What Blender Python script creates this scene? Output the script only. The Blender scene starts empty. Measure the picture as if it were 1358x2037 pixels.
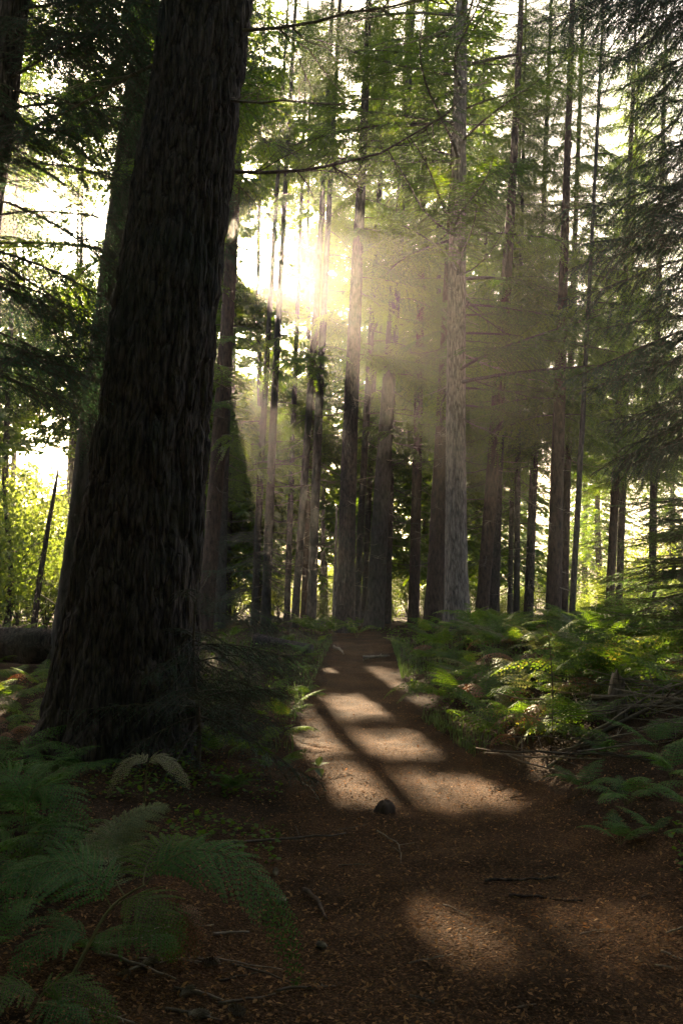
import bpy, math, random
import numpy as np
from mathutils import Vector, Matrix, Euler

# ------------------------------------------------------------------ camera, sky, sun, exposure
sc = bpy.context.scene
COL = sc.collection
W0, H0, F = 1358.0, 2037.0, 1837.0          # photograph size and focal length in its pixels
PITCH = math.radians(5.3)
CAMZ = 1.5
cam_d = bpy.data.cameras.new('camera')
cam_d.sensor_fit = 'VERTICAL'; cam_d.sensor_height = 36.0; cam_d.lens = 36.0 * F / H0
cam_d.clip_start = 0.05; cam_d.clip_end = 2000.0
cam = bpy.data.objects.new('camera', cam_d); COL.objects.link(cam)
cam.location = (0, 0, CAMZ); cam.rotation_euler = (math.pi / 2 + PITCH, 0, 0)
sc.camera = cam

def ray(px, py):
    a = (px - W0 / 2) / F; b = -(py - H0 / 2) / F
    c, s = math.cos(PITCH), math.sin(PITCH)
    return np.array([a, c - b * s, s + b * c])
def at(px, py, d):
    r = ray(px, py)
    return np.array([0, 0, CAMZ]) + r * (d / r[1])

SUN = ray(400, 485); SUN /= np.linalg.norm(SUN)
ELEV = math.asin(SUN[2]); AZ = math.atan2(SUN[0], SUN[1])
world = bpy.data.worlds.new('World'); sc.world = world; world.use_nodes = True
wn = world.node_tree
sky = wn.nodes.new('ShaderNodeTexSky'); sky.sky_type = 'NISHITA'; sky.sun_disc = False
sky.sun_elevation = ELEV; sky.sun_rotation = AZ; sky.air_density = 1.0; sky.dust_density = 7.0; sky.ozone_density = 0.6
wn.links.new(sky.outputs[0], wn.nodes['Background'].inputs[0])
wn.nodes['Background'].inputs[1].default_value = 0.05
sun_d = bpy.data.lights.new('sun', 'SUN'); sun_d.energy = 5.0; sun_d.angle = math.radians(0.4)
sun_d.color = (1.0, 0.79, 0.52)
sun = bpy.data.objects.new('sun', sun_d); COL.objects.link(sun)
sun.rotation_euler = Vector(-SUN).to_track_quat('-Z', 'Y').to_euler()
vs = sc.view_settings
vs.view_transform = 'Standard'; vs.look = 'None'; vs.gamma = 1.0; vs.exposure = 3.1
HAZE_DENSITY = 0.0008
HAZE_G = 0.85

cy = sc.cycles
cy.max_bounces = 4; cy.diffuse_bounces = 2; cy.glossy_bounces = 1; cy.transmission_bounces = 2
cy.volume_bounces = 0; cy.transparent_max_bounces = 4
cy.caustics_reflective = False; cy.caustics_refractive = False
cy.sample_clamp_indirect = 3.0
cy.use_adaptive_sampling = True; cy.adaptive_threshold = 0.02
cy.use_denoising = True
try: cy.denoiser = 'OPENIMAGEDENOISE'; cy.denoising_input_passes = 'RGB_ALBEDO_NORMAL'
except Exception: pass

# ------------------------------------------------------------------ helpers
rng = np.random.default_rng(7)
R = random.Random(11)

def _hash(ix, iy, iz, seed=0):
    n = (ix.astype(np.int64) * 374761393 + iy.astype(np.int64) * 668265263 + iz.astype(np.int64) * 1274126177 + seed * 69069) & 0xFFFFFFFF
    n = ((n ^ (n >> 13)) * 1103515245) & 0xFFFFFFFF
    n = ((n ^ (n >> 16)) * 2246822519) & 0xFFFFFFFF
    return ((n ^ (n >> 15)) & 0xFFFFFF) / float(0xFFFFFF)
def vnoise(x, y, z, seed=0):
    x, y, z = np.broadcast_arrays(np.asarray(x, float), np.asarray(y, float), np.asarray(z, float))
    ix, iy, iz = np.floor(x), np.floor(y), np.floor(z)
    fx, fy, fz = x - ix, y - iy, z - iz
    fx, fy, fz = fx * fx * (3 - 2 * fx), fy * fy * (3 - 2 * fy), fz * fz * (3 - 2 * fz)
    r = 0
    for a in (0, 1):
        wx = fx if a else 1 - fx
        for b in (0, 1):
            wy = fy if b else 1 - fy
            for c in (0, 1):
                wz = fz if c else 1 - fz
                r = r + wx * wy * wz * _hash(ix + a, iy + b, iz + c, seed)
    return r
def fbm(x, y, z, o=3, seed=0):
    r, a, t = 0, 1.0, 0
    for k in range(o):
        r = r + a * vnoise(x * 2 ** k, y * 2 ** k, z * 2 ** k, seed + k); t += a; a *= .5
    return r / t
def sst(a, b, x):
    t = np.clip((x - a) / (b - a), 0, 1); return t * t * (3 - 2 * t)

def path_x(y):
    return np.interp(y, [-30, 0, 3, 5, 7.6, 11, 14, 22, 30, 300], [1.2, .9, .75, .62, .52, .22, .27, .5, .2, 0.2])
def path_w(y):
    return np.interp(y, [-30, 0, 3, 5, 8, 11, 14, 22, 300], [1.2, 1.2, 1.1, 1.0, .95, .8, .72, .72, .7])
def path_v(y):
    return np.interp(y, [-30, 0, 3, 5, 6.5, 8, 9.5, 11, 14, 22, 300], [2.6, 2.6, 2.4, 1.9, 1.4, 1.1, .9, .8, .72, .72, .7])
def ground_h(x, y):
    x = np.asarray(x, float); y = np.asarray(y, float)
    u = x - path_x(y); w = path_w(y)
    near = 1 - sst(17, 23, y)
    h = .5 * sst(6, 22, y)
    h = h + near * (.42 * sst(w * .7, w + 1.6, u) + .16 * sst(w * .8, w + 1.2, -u))
    h = h - .06 * np.exp(-(u / w) ** 2) * near
    h = h + .10 * (fbm(x * .6, y * .6, 0, 2, 3) - .5) + .05 * (fbm(x * 2.3, y * 2.3, 0, 2, 5) - .5)
    h = h + .9 * sst(45, 120, np.hypot(x, y)) * (fbm(x * .03, y * .03, 0, 2, 9) - .5)
    return h
def gh(x, y): return float(ground_h(np.array([x]), np.array([y]))[0])

class MB:
    """collects vertices and faces with a material index"""
    def __init__(s): s.v = []; s.f = []; s.m = []; s.n = 0
    def add(s, v, f, mi=0):
        v = np.asarray(v, float).reshape(-1, 3); s.v.append(v)
        f = np.asarray(f, int) + s.n
        s.f.extend(f.tolist()); s.m.extend([mi] * len(f)); s.n += len(v)
    def quads(s, A, B, C, D, mi=0):
        A, B, C, D = [np.asarray(k, float).reshape(-1, 3) for k in (A, B, C, D)]
        n = len(A); v = np.stack([A, B, C, D], 1).reshape(-1, 3)
        s.add(v, np.arange(4 * n).reshape(n, 4), mi)
    def tube(s, P, r, k=5, mi=0, cap=True):
        P = np.asarray(P, float); n = len(P); r = np.broadcast_to(np.asarray(r, float), (n,))
        T = np.gradient(P, axis=0); T /= np.linalg.norm(T, axis=1)[:, None] + 1e-9
        ref = np.array([0, 0, 1.0]) if abs(T[:, 2]).mean() < .8 else np.array([0, 1.0, 0])
        U = np.cross(T, ref); U /= np.linalg.norm(U, axis=1)[:, None] + 1e-9
        V = np.cross(U, T)
        a = np.arange(k) * 2 * math.pi / k
        pts = P[:, None] + r[:, None, None] * (np.cos(a)[None, :, None] * U[:, None] + np.sin(a)[None, :, None] * V[:, None])
        i, j = np.meshgrid(np.arange(n - 1), np.arange(k), indexing='ij')
        q = np.stack([i * k + j, i * k + (j + 1) % k, (i + 1) * k + (j + 1) % k, (i + 1) * k + j], -1).reshape(-1, 4)
        base = s.n
        s.add(pts.reshape(-1, 3), q, mi)
        if cap:
            s.f.append([base + x for x in range(k)][::-1]); s.m.append(mi)
            s.f.append([base + (n - 1) * k + x for x in range(k)]); s.m.append(mi)
    def mesh(s, name, mats, smooth=True):
        me = bpy.data.meshes.new(name)
        me.from_pydata(np.concatenate(s.v).tolist(), [], s.f)
        for m in mats: me.materials.append(m)
        if len(mats) > 1: me.polygons.foreach_set('material_index', np.array(s.m, dtype=np.int32))
        if smooth: me.polygons.foreach_set('use_smooth', np.ones(len(s.f), dtype=bool))
        me.update(); return me

def link(name, me, parent=None, loc=None, rot=None, scale=None):
    o = bpy.data.objects.new(name, me); COL.objects.link(o)
    if parent is not None: o.parent = parent
    if loc is not None: o.location = loc
    if rot is not None: o.rotation_euler = rot
    if scale is not None: o.scale = (scale,) * 3 if np.isscalar(scale) else scale
    return o
def tag(o, label=None, cat=None, group=None, kind=None):
    if label: o['label'] = label
    if cat: o['category'] = cat
    if group: o['group'] = group
    if kind: o['kind'] = kind
    return o

# ------------------------------------------------------------------ materials
def newmat(name):
    m = bpy.data.materials.new(name); m.use_nodes = True
    nt = m.node_tree; nt.nodes.clear()
    out = nt.nodes.new('ShaderNodeOutputMaterial')
    return m, nt, out
def nd(nt, t, **k):
    n = nt.nodes.new(t)
    for a, b in k.items(): setattr(n, a, b)
    return n
def ramp(nt, src, stops):
    r = nd(nt, 'ShaderNodeValToRGB'); e = r.color_ramp.elements
    while len(e) > 1: e.remove(e[-1])
    e[0].position = stops[0][0]; e[0].color = (*stops[0][1], 1)
    for p, c in stops[1:]:
        x = e.new(p); x.color = (*c, 1)
    nt.links.new(src, r.inputs[0]); return r.outputs[0]

def bark_mat(name, dark, light, moss=None, zs=.16, sc_=9.0, bump=.6, crack=0):
    m, nt, out = newmat(name)
    tc = nd(nt, 'ShaderNodeTexCoord'); mp = nd(nt, 'ShaderNodeMapping'); mp.inputs['Scale'].default_value = (1, 1, zs)
    nt.links.new(tc.outputs['Object'], mp.inputs[0])
    n1 = nd(nt, 'ShaderNodeTexNoise'); n1.inputs['Scale'].default_value = sc_; n1.inputs['Detail'].default_value = 6; n1.inputs['Roughness'].default_value = .65
    nt.links.new(mp.outputs[0], n1.inputs[0])
    n2 = nd(nt, 'ShaderNodeTexNoise'); n2.inputs['Scale'].default_value = 1.3; n2.inputs['Detail'].default_value = 3
    nt.links.new(tc.outputs['Object'], n2.inputs[0])
    c = ramp(nt, n1.outputs[0], [(.32, dark), (.5, tuple((a + b) / 2 for a, b in zip(dark, light))), (.68, light)])
    if moss:
        f = ramp(nt, n2.outputs[0], [(.5, (0, 0, 0)), (.68, (.6, .6, .6))])
        mx = nd(nt, 'ShaderNodeMix', data_type='RGBA'); mx.inputs[7].default_value = (*moss, 1)
        nt.links.new(f, mx.inputs[0]); nt.links.new(c, mx.inputs[6]); c = mx.outputs[2]
    hsrc = n1.outputs[0]
    if crack:
        m2 = nd(nt, 'ShaderNodeMapping'); m2.inputs['Scale'].default_value = (1, 1, .13); nt.links.new(tc.outputs['Object'], m2.inputs[0])
        dn = nd(nt, 'ShaderNodeTexNoise'); dn.inputs['Scale'].default_value = 4; nt.links.new(m2.outputs[0], dn.inputs[0])
        va = nd(nt, 'ShaderNodeMix', data_type='VECTOR'); va.inputs[0].default_value = .12; nt.links.new(m2.outputs[0], va.inputs[4]); nt.links.new(dn.outputs['Color'], va.inputs[5])
        vo = nd(nt, 'ShaderNodeTexVoronoi', feature='DISTANCE_TO_EDGE'); vo.inputs['Scale'].default_value = crack; nt.links.new(va.outputs[1], vo.inputs[0])
        cr = ramp(nt, vo.outputs[0], [(0., (.5, .5, .5)), (.13, (1, 1, 1))])
        mc = nd(nt, 'ShaderNodeMix', data_type='RGBA', blend_type='MULTIPLY'); mc.inputs[0].default_value = 1; nt.links.new(c, mc.inputs[6]); nt.links.new(cr, mc.inputs[7]); c = mc.outputs[2]
        ma = nd(nt, 'ShaderNodeMath', operation='ADD'); nt.links.new(n1.outputs[0], ma.inputs[0]); nt.links.new(cr, ma.inputs[1]); hsrc = ma.outputs[0]
    p = nd(nt, 'ShaderNodeBsdfPrincipled'); p.inputs['Roughness'].default_value = .85
    p.inputs['Specular IOR Level'].default_value = .25
    nt.links.new(c, p.inputs['Base Color'])
    b = nd(nt, 'ShaderNodeBump'); b.inputs['Strength'].default_value = bump; b.inputs['Distance'].default_value = .03
    nt.links.new(hsrc, b.inputs['Height']); nt.links.new(b.outputs[0], p.inputs['Normal'])
    nt.links.new(p.outputs[0], out.inputs[0]); return m

def leaf_mat(name, c_dark, c_light, trans=.45, tcol=1.5, gloss=.06, yellow=None):
    m, nt, out = newmat(name)
    oi = nd(nt, 'ShaderNodeObjectInfo'); g = nd(nt, 'ShaderNodeNewGeometry')
    ad = nd(nt, 'ShaderNodeMath', operation='MULTIPLY_ADD'); ad.inputs[1].default_value = .5
    h = nd(nt, 'ShaderNodeMath', operation='MULTIPLY'); h.inputs[1].default_value = .5
    nt.links.new(oi.outputs['Random'], h.inputs[0])
    nt.links.new(g.outputs['Random Per Island'], ad.inputs[0]); nt.links.new(h.outputs[0], ad.inputs[2])
    stops = [(.05, c_dark), (.75, c_light)]
    if yellow: stops.append((.97, yellow))
    c = ramp(nt, ad.outputs[0], stops)
    d = nd(nt, 'ShaderNodeBsdfDiffuse'); t = nd(nt, 'ShaderNodeBsdfTranslucent'); gl = nd(nt, 'ShaderNodeBsdfGlossy')
    gl.inputs['Roughness'].default_value = .45; gl.inputs['Color'].default_value = (.8, .85, .8, 1)
    nt.links.new(c, d.inputs[0])
    v = nd(nt, 'ShaderNodeHueSaturation'); v.inputs['Value'].default_value = tcol; v.inputs['Saturation'].default_value = 1.1; v.inputs['Hue'].default_value = .485
    nt.links.new(c, v.inputs['Color']); nt.links.new(v.outputs[0], t.inputs[0])
    m1 = nd(nt, 'ShaderNodeMixShader'); m1.inputs[0].default_value = trans
    nt.links.new(d.outputs[0], m1.inputs[1]); nt.links.new(t.outputs[0], m1.inputs[2])
    m2 = nd(nt, 'ShaderNodeMixShader'); m2.inputs[0].default_value = gloss
    nt.links.new(m1.outputs[0], m2.inputs[1]); nt.links.new(gl.outputs[0], m2.inputs[2])
    nt.links.new(m2.outputs[0], out.inputs[0]); return m

def soil_mat(name, cols, fine=60.):
    m, nt, out = newmat(name)
    tc = nd(nt, 'ShaderNodeTexCoord')
    n1 = nd(nt, 'ShaderNodeTexNoise'); n1.inputs['Scale'].default_value = fine; n1.inputs['Detail'].default_value = 8; n1.inputs['Roughness'].default_value = .7
    n2 = nd(nt, 'ShaderNodeTexNoise'); n2.inputs['Scale'].default_value = 1.7; n2.inputs['Detail'].default_value = 4
    n3 = nd(nt, 'ShaderNodeTexVoronoi'); n3.inputs['Scale'].default_value = fine * .8
    for n in (n1, n2, n3): nt.links.new(tc.outputs['Object'], n.inputs[0])
    c1 = ramp(nt, n1.outputs[0], [(.3, cols[0]), (.52, cols[1]), (.72, cols[2])])
    c2 = ramp(nt, n2.outputs[0], [(.35, (.55, .55, .55)), (.7, (1.2, 1.15, 1.1))])
    mx = nd(nt, 'ShaderNodeMix', data_type='RGBA', blend_type='MULTIPLY'); mx.inputs[0].default_value = 1
    nt.links.new(c1, mx.inputs[6]); nt.links.new(c2, mx.inputs[7])
    p = nd(nt, 'ShaderNodeBsdfPrincipled'); p.inputs['Roughness'].default_value = .92; p.inputs['Specular IOR Level'].default_value = .03
    nt.links.new(mx.outputs[2], p.inputs['Base Color'])
    s = nd(nt, 'ShaderNodeMath', operation='ADD'); nt.links.new(n1.outputs[0], s.inputs[0]); nt.links.new(n3.outputs['Distance'], s.inputs[1])
    b = nd(nt, 'ShaderNodeBump'); b.inputs['Strength'].default_value = .8; b.inputs['Distance'].default_value = .02
    nt.links.new(s.outputs[0], b.inputs['Height']); nt.links.new(b.outputs[0], p.inputs['Normal'])
    nt.links.new(p.outputs[0], out.inputs[0]); return m

M = {}
M['bark_dark'] = bark_mat('bark_dark', (.016, .012, .010), (.15, .112, .09), moss=(.04, .05, .042), sc_=26, zs=.25, bump=.9, crack=22)
M['bark_red'] = bark_mat('bark_red', (.03, .019, .014), (.135, .085, .058), sc_=14, zs=.32)
M['bark_grey'] = bark_mat('bark_grey', (.028, .023, .019), (.125, .105, .085), moss=(.05, .06, .03), sc_=14, zs=.32)
M['bark_pale'] = bark_mat('bark_pale', (.12, .09, .068), (.44, .35, .27), sc_=16, zs=.3, bump=.8, crack=14)
M['twig'] = bark_mat('twig', (.05, .04, .03), (.16, .125, .09), sc_=25, zs=1, bump=.2)
M['deadwood'] = bark_mat('deadwood', (.12, .09, .065), (.36, .29, .21), sc_=18, zs=1, bump=.3)
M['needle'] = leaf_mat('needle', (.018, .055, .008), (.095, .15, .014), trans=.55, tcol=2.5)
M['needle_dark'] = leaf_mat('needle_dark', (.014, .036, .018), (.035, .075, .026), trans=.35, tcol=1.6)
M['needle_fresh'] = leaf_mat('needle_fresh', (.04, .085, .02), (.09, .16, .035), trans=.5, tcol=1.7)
M['broadleaf'] = leaf_mat('broadleaf', (.07, .12, .02), (.17, .22, .035), trans=.6, tcol=1.9)
M['fern'] = leaf_mat('fern', (.04, .09, .014), (.10, .17, .022), trans=.5, tcol=1.8, gloss=.025, yellow=(.22, .20, .04))
M['fern_deep'] = leaf_mat('fern_deep', (.03, .09, .02), (.075, .165, .03), trans=.35, tcol=1.6, gloss=.025)
M['fern_pale'] = leaf_mat('fern_pale', (.17, .15, .07), (.30, .27, .13), trans=.4, tcol=1.2)
M['fern_yellow'] = leaf_mat('fern_yellow', (.10, .13, .035), (.19, .20, .06), trans=.4, tcol=1.3)
M['fern_brown'] = leaf_mat('fern_brown', (.13, .055, .02), (.26, .12, .045), trans=.35, tcol=1.2)
M['fern_stem'] = bark_mat('fern_stem', (.10, .10, .035), (.20, .18, .07), sc_=20, zs=1, bump=.1)
M['grass'] = leaf_mat('grass', (.04, .085, .02), (.11, .17, .045), trans=.45, tcol=1.5)
M['litter'] = leaf_mat('litter', (.045, .026, .013), (.42, .235, .10), trans=.3, tcol=1.1, gloss=.008, yellow=(.55, .42, .26))
M['soil'] = soil_mat('soil', [(.018, .013, .009), (.06, .038, .024), (.18, .115, .065)])
M['path_soil'] = soil_mat('path_soil', [(.020, .013, .009), (.085, .048, .026), (.34, .19, .095)], 75.)

# ------------------------------------------------------------------ the setting: ground and path
def axis(lo, hi, step0, step1, c0, c1):
    """fine steps between c0 and c1, growing outside"""
    a = list(np.arange(c0, c1, step0)); s = step0; x = c1
    while x < hi: a.append(x); s = min(s * 1.13, step1); x += s
    a.append(hi); s = step0; x = c0 - s; b = []
    while x > lo: b.append(x); s = min(s * 1.13, step1); x -= s
    b.append(lo)
    return np.array(b[::-1] + a)
def sheet(xs, ys, dz=0.0, zf=None):
    X, Y = np.meshgrid(xs, ys, indexing='ij')
    Z = (zf or ground_h)(X, Y) + dz
    n, k = X.shape
    i, j = np.meshgrid(np.arange(n - 1), np.arange(k - 1), indexing='ij')
    q = np.stack([i * k + j, (i + 1) * k + j, (i + 1) * k + j + 1, i * k + j + 1], -1).reshape(-1, 4)
    return np.stack([X, Y, Z], -1).reshape(-1, 3), q
def rough(x, y): return .018 * (fbm(x * 9, y * 9, 0, 2, 21) - .5)
mb = MB(); v, q = sheet(axis(-290, 290, .05, 12, -2.6, 3.2), axis(-200, 290, .05, 12, 2.6, 12))
nearm = np.exp(-np.maximum(0, v[:, 1] - 12) / 4)
v[:, 2] += rough(v[:, 0], v[:, 1]) * nearm
mb.add(v, q)
ground = tag(link('ground', mb.mesh('ground', [M['soil']])), kind='structure')
# path: its own sheet with ragged edges, a few millimetres above the ground
mb = MB(); ys = np.concatenate([np.arange(-4, 13, .06), np.arange(13, 34, .15)]); us = np.linspace(-1, 1, 64)
Yp, Up = np.meshgrid(ys, us, indexing='ij')
wl = path_v(Yp) * (.92 + .4 * (fbm(0 * Yp + 3 * np.sign(Up), Yp * 1.6, 0, 3, 31) - .5))
Xp = path_x(Yp) + Up * wl
Zp = ground_h(Xp, Yp) + rough(Xp, Yp) * np.exp(-np.maximum(0, Yp - 12) / 4) + .02 * (1 - np.abs(Up) ** 6) - .008
n, k = Xp.shape
i, j = np.meshgrid(np.arange(n - 1), np.arange(k - 1), indexing='ij')
mb.add(np.stack([Xp, Yp, Zp], -1).reshape(-1, 3), np.stack([i * k + j, i * k + j + 1, (i + 1) * k + j + 1, (i + 1) * k + j], -1).reshape(-1, 4))
tag(link('path', mb.mesh('path', [M['path_soil']])), kind='structure')

def unit(v): v = np.asarray(v, float); return v / (np.linalg.norm(v, axis=-1, keepdims=True) + 1e-9)

# ------------------------------------------------------------------ where sunlight gets through the canopy
LIT = [  # x, y, rx, ry : gaps over these ground spots
    (.6, 7.75, 1.6, .62), (.35, 9.75, 1.3, .72), (.25, 12.3, 1.0, .8), (.4, 15.5, .7, .8), (.75, 4.65, .9, .3),
    (2.2, 10.8, .9, 1.4), (3.3, 13.2, 1.0, 2.0), (4.4, 12, .9, 2.3), (3.3, 9.8, .8, 1.0), (1.7, 14.5, .5, .8),
    (2.3, 6.0, .5, .3), (-1.35, 6.0, .3, .3), (-3.6, 11, .8, 1.0), (-9.5, 28, 5, 6)]
LIT = [(x_, y_, a_, b_, gh(x_, y_) + (.45 if x_ > 1.65 and y_ > 9 else .06)) for x_, y_, a_, b_ in LIT]
E1 = np.cross(SUN, [0, 0, 1.0]); E1 /= np.linalg.norm(E1); E2 = np.cross(E1, SUN)
OPEN = [(unit(ray(x_, y_)), w_) for x_, y_, w_ in ((520, 500, .085), (130, 480, .08))]   # the canopy is thin here
_hr = np.random.default_rng(23)
HOLES = [(u_, w_, r_) for u_, w_, r_ in zip(_hr.normal(.5, 4.5, 110), _hr.normal(.5, 3.6, 110), _hr.uniform(.16, .42, 110))]
BIG = [(3.1, -.7, 1.45), (-6.3, -.3, 1.5), (-4.4, 1.0, .7), (-8.2, 1.6, .8), (-7.4, -2.8, .8), (-3.4, .6, .6), (-4.5, -1.8, .6), (2.2, 3.6, .6), (5.6, -2.4, .55), (6.4, 1.9, .5), (-2.6, 4.2, .6),
       (5.2, 3.6, .5), (8.3, -.4, .5), (8.0, 3.4, .5), (1.2, 5.2, .5), (-5.6, 3.6, .6), (-7.2, 5.0, .6), (-9.6, -1.2, .6), (9.6, 1.4, .5)]
HOLES += BIG
def holes(P):
    """points a sunbeam passes through on its way into the wood"""
    P = np.atleast_2d(P)
    r = np.zeros(len(P), bool)
    Q = P - np.array([0, 0, CAMZ]); u, w = Q @ E1, Q @ E2
    br = vnoise(u * 2.1 + 60, w * 2.1 + 31, 0, 91) > .32
    for x, y, a, b, z in LIT:
        k = (P[:, 2] - z) / SUN[2]; gx, gy = P[:, 0] - SUN[0] * k, P[:, 1] - SUN[1] * k
        r |= (((gx - x) / a) ** 2 + ((gy - y) / b) ** 2 < 1) & (k > 0) & (br | (x < 1.3))
    gy = P[:, 1] - SUN[1] * (P[:, 2] - .05) / SUN[2]; ok = (gy < 2.5) | (gy > 8)
    for a, b, c in HOLES: r |= ok & (np.hypot(u - a, w - b) < c * (1 + .3 * np.sin(7 * np.arctan2(w - b, u - a) + a * 9)))
    return r
def gap(P):
    """True where a bough at P would shut a gap the light comes through"""
    P = np.atleast_2d(P)
    r = np.zeros(len(P), bool)
    for x, y, a, b, z in LIT:
        k = (P[:, 2] - z) / SUN[2]; gx, gy = P[:, 0] - SUN[0] * k, P[:, 1] - SUN[1] * k
        r |= (((gx - x) / a) ** 2 + ((gy - y) / b) ** 2 < 1) & (k > 0)
    q = P[len(P) // 2]; u, w = q @ E1, q @ E2
    v5 = P - np.array([0, 0, CAMZ]); u5, w5 = v5 @ E1, v5 @ E2
    if P[0, 1] > 12 and any((np.hypot(u5 - a, w5 - b) < c).any() for a, b, c in BIG): return True
    for D, w in OPEN:
        v = q - np.array([0, 0, CAMZ]); t = v @ D
        if np.linalg.norm(v - t * D) < w * t and _hash(*(np.array([c * 50]) for c in q))[0] < .85: return True
    return r.any() or float(vnoise(u * .5 + 40, w * .5 + 17, 0, 77)) > .88
def pix(P):
    d = np.asarray(P, float) - [0, 0, CAMZ]
    c, s = math.cos(PITCH), math.sin(PITCH)
    f = d[..., 1] * c + d[..., 2] * s; up = -d[..., 1] * s + d[..., 2] * c
    f = np.maximum(f, .01)
    return W0 / 2 + F * d[..., 0] / f, H0 / 2 - F * up / f

# ------------------------------------------------------------------ trunk meshes
def trunk_mesh(name, C, rad, mat, ns, dz, amp, fa, fz, flare, flare_h=.5, lobes=5, seed=0, sharp=1.0, plates=0):
    C = np.asarray(C, float); rad = np.asarray(rad, float)
    z0, z1 = C[0, 2], C[-1, 2]
    n = max(6, int((z1 - z0) / dz)); z = np.linspace(z0, z1, n)
    deg = min(3, len(C) - 1)
    cx = np.polyval(np.polyfit(C[:, 2], C[:, 0], deg), z); cyy = np.polyval(np.polyfit(C[:, 2], C[:, 1], deg), z)
    r = np.interp(z, C[:, 2], rad)
    ker = np.ones(max(3, n // 12)); ker /= ker.sum()
    r = np.convolve(np.pad(r, (len(ker) // 2, len(ker) - 1 - len(ker) // 2), mode='edge'), ker, 'valid')
    th = np.arange(ns) * 2 * math.pi / ns
    Z, T = np.meshgrid(z, th, indexing='ij'); RR = np.repeat(r[:, None], ns, 1)
    hz = np.maximum(0, Z - z0 - .1)
    fl = flare * np.exp(-hz / flare_h)
    lob = .55 + .45 * np.cos(lobes * T + seed + 1.3 * np.sin(2 * T + seed))
    RR = RR * (1 + fl * lob)
    xa, ya = np.cos(T) * r.mean() * fa, np.sin(T) * r.mean() * fa
    wob = (fbm(xa * .35, ya * .35, Z * fz * .8, 2, seed + 5) - .5) * 1.6
    n1 = vnoise(xa + wob, ya + wob, Z * fz, seed); rid = 1 - np.abs(2 * n1 - 1)
    n2 = vnoise(xa * 2.3, ya * 2.3, Z * fz * 3.5, seed + 3)
    disp = amp * (-(rid ** (2.2 * sharp)) * 1.25 + .55 * (n2 - .5) + .35)
    low = .05 * (fbm(np.cos(T) * 1.5, np.sin(T) * 1.5, Z * .5, 2, seed + 8) - .5) * r.mean() * 2
    if plates:
        nu = int(2 * math.pi * r.mean() / .075); U = T / (2 * math.pi) * nu; Vv = Z / .36
        wb = fbm(np.cos(T) * 5, np.sin(T) * 5, Z * 2.2, 2, seed + 40) - .5
        U = U + wb * 1.1; Vv = Vv + (vnoise(np.cos(T) * 6, np.sin(T) * 6, Z * 1.2, seed + 44) - .5) * 1.5
        f1 = np.full(U.shape, 9.); f2 = f1.copy(); cid = np.zeros(U.shape)
        iu, iv = np.floor(U), np.floor(Vv)
        for a in (-1, 0, 1):
            for b_ in (-1, 0, 1):
                cu, cv = iu + a, iv + b_; cw = np.mod(cu, nu)
                ox, oy = _hash(cw, cv, cw * 0, 3), _hash(cw, cv, cw * 0, 4)
                dd = np.hypot(cu + ox - U, (cv + oy - Vv) * .8); h_ = _hash(cw, cv, cw * 0, 5)
                n_ = dd < f1; f2 = np.where(n_, f1, np.minimum(f2, dd)); cid = np.where(n_, h_, cid); f1 = np.where(n_, dd, f1)
        crack = sst(.02, .30, f2 - f1)
        disp = disp * .85 + plates * ((crack - .7) + .55 * (cid - .5) * crack) + .006 * (vnoise(xa * 4, ya * 4, Z * 22, seed + 50) - .5)
    RR = RR + disp + low
    X = cx[:, None] + RR * np.cos(T); Y = cyy[:, None] + RR * np.sin(T)
    i, j = np.meshgrid(np.arange(n - 1), np.arange(ns), indexing='ij')
    q = np.stack([i * ns + j, i * ns + (j + 1) % ns, (i + 1) * ns + (j + 1) % ns, (i + 1) * ns + j], -1).reshape(-1, 4)
    mb = MB(); mb.add(np.stack([X, Y, Z], -1).reshape(-1, 3), q)
    return mb.mesh(name, [mat]), (z, cx, cyy, r)

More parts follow.
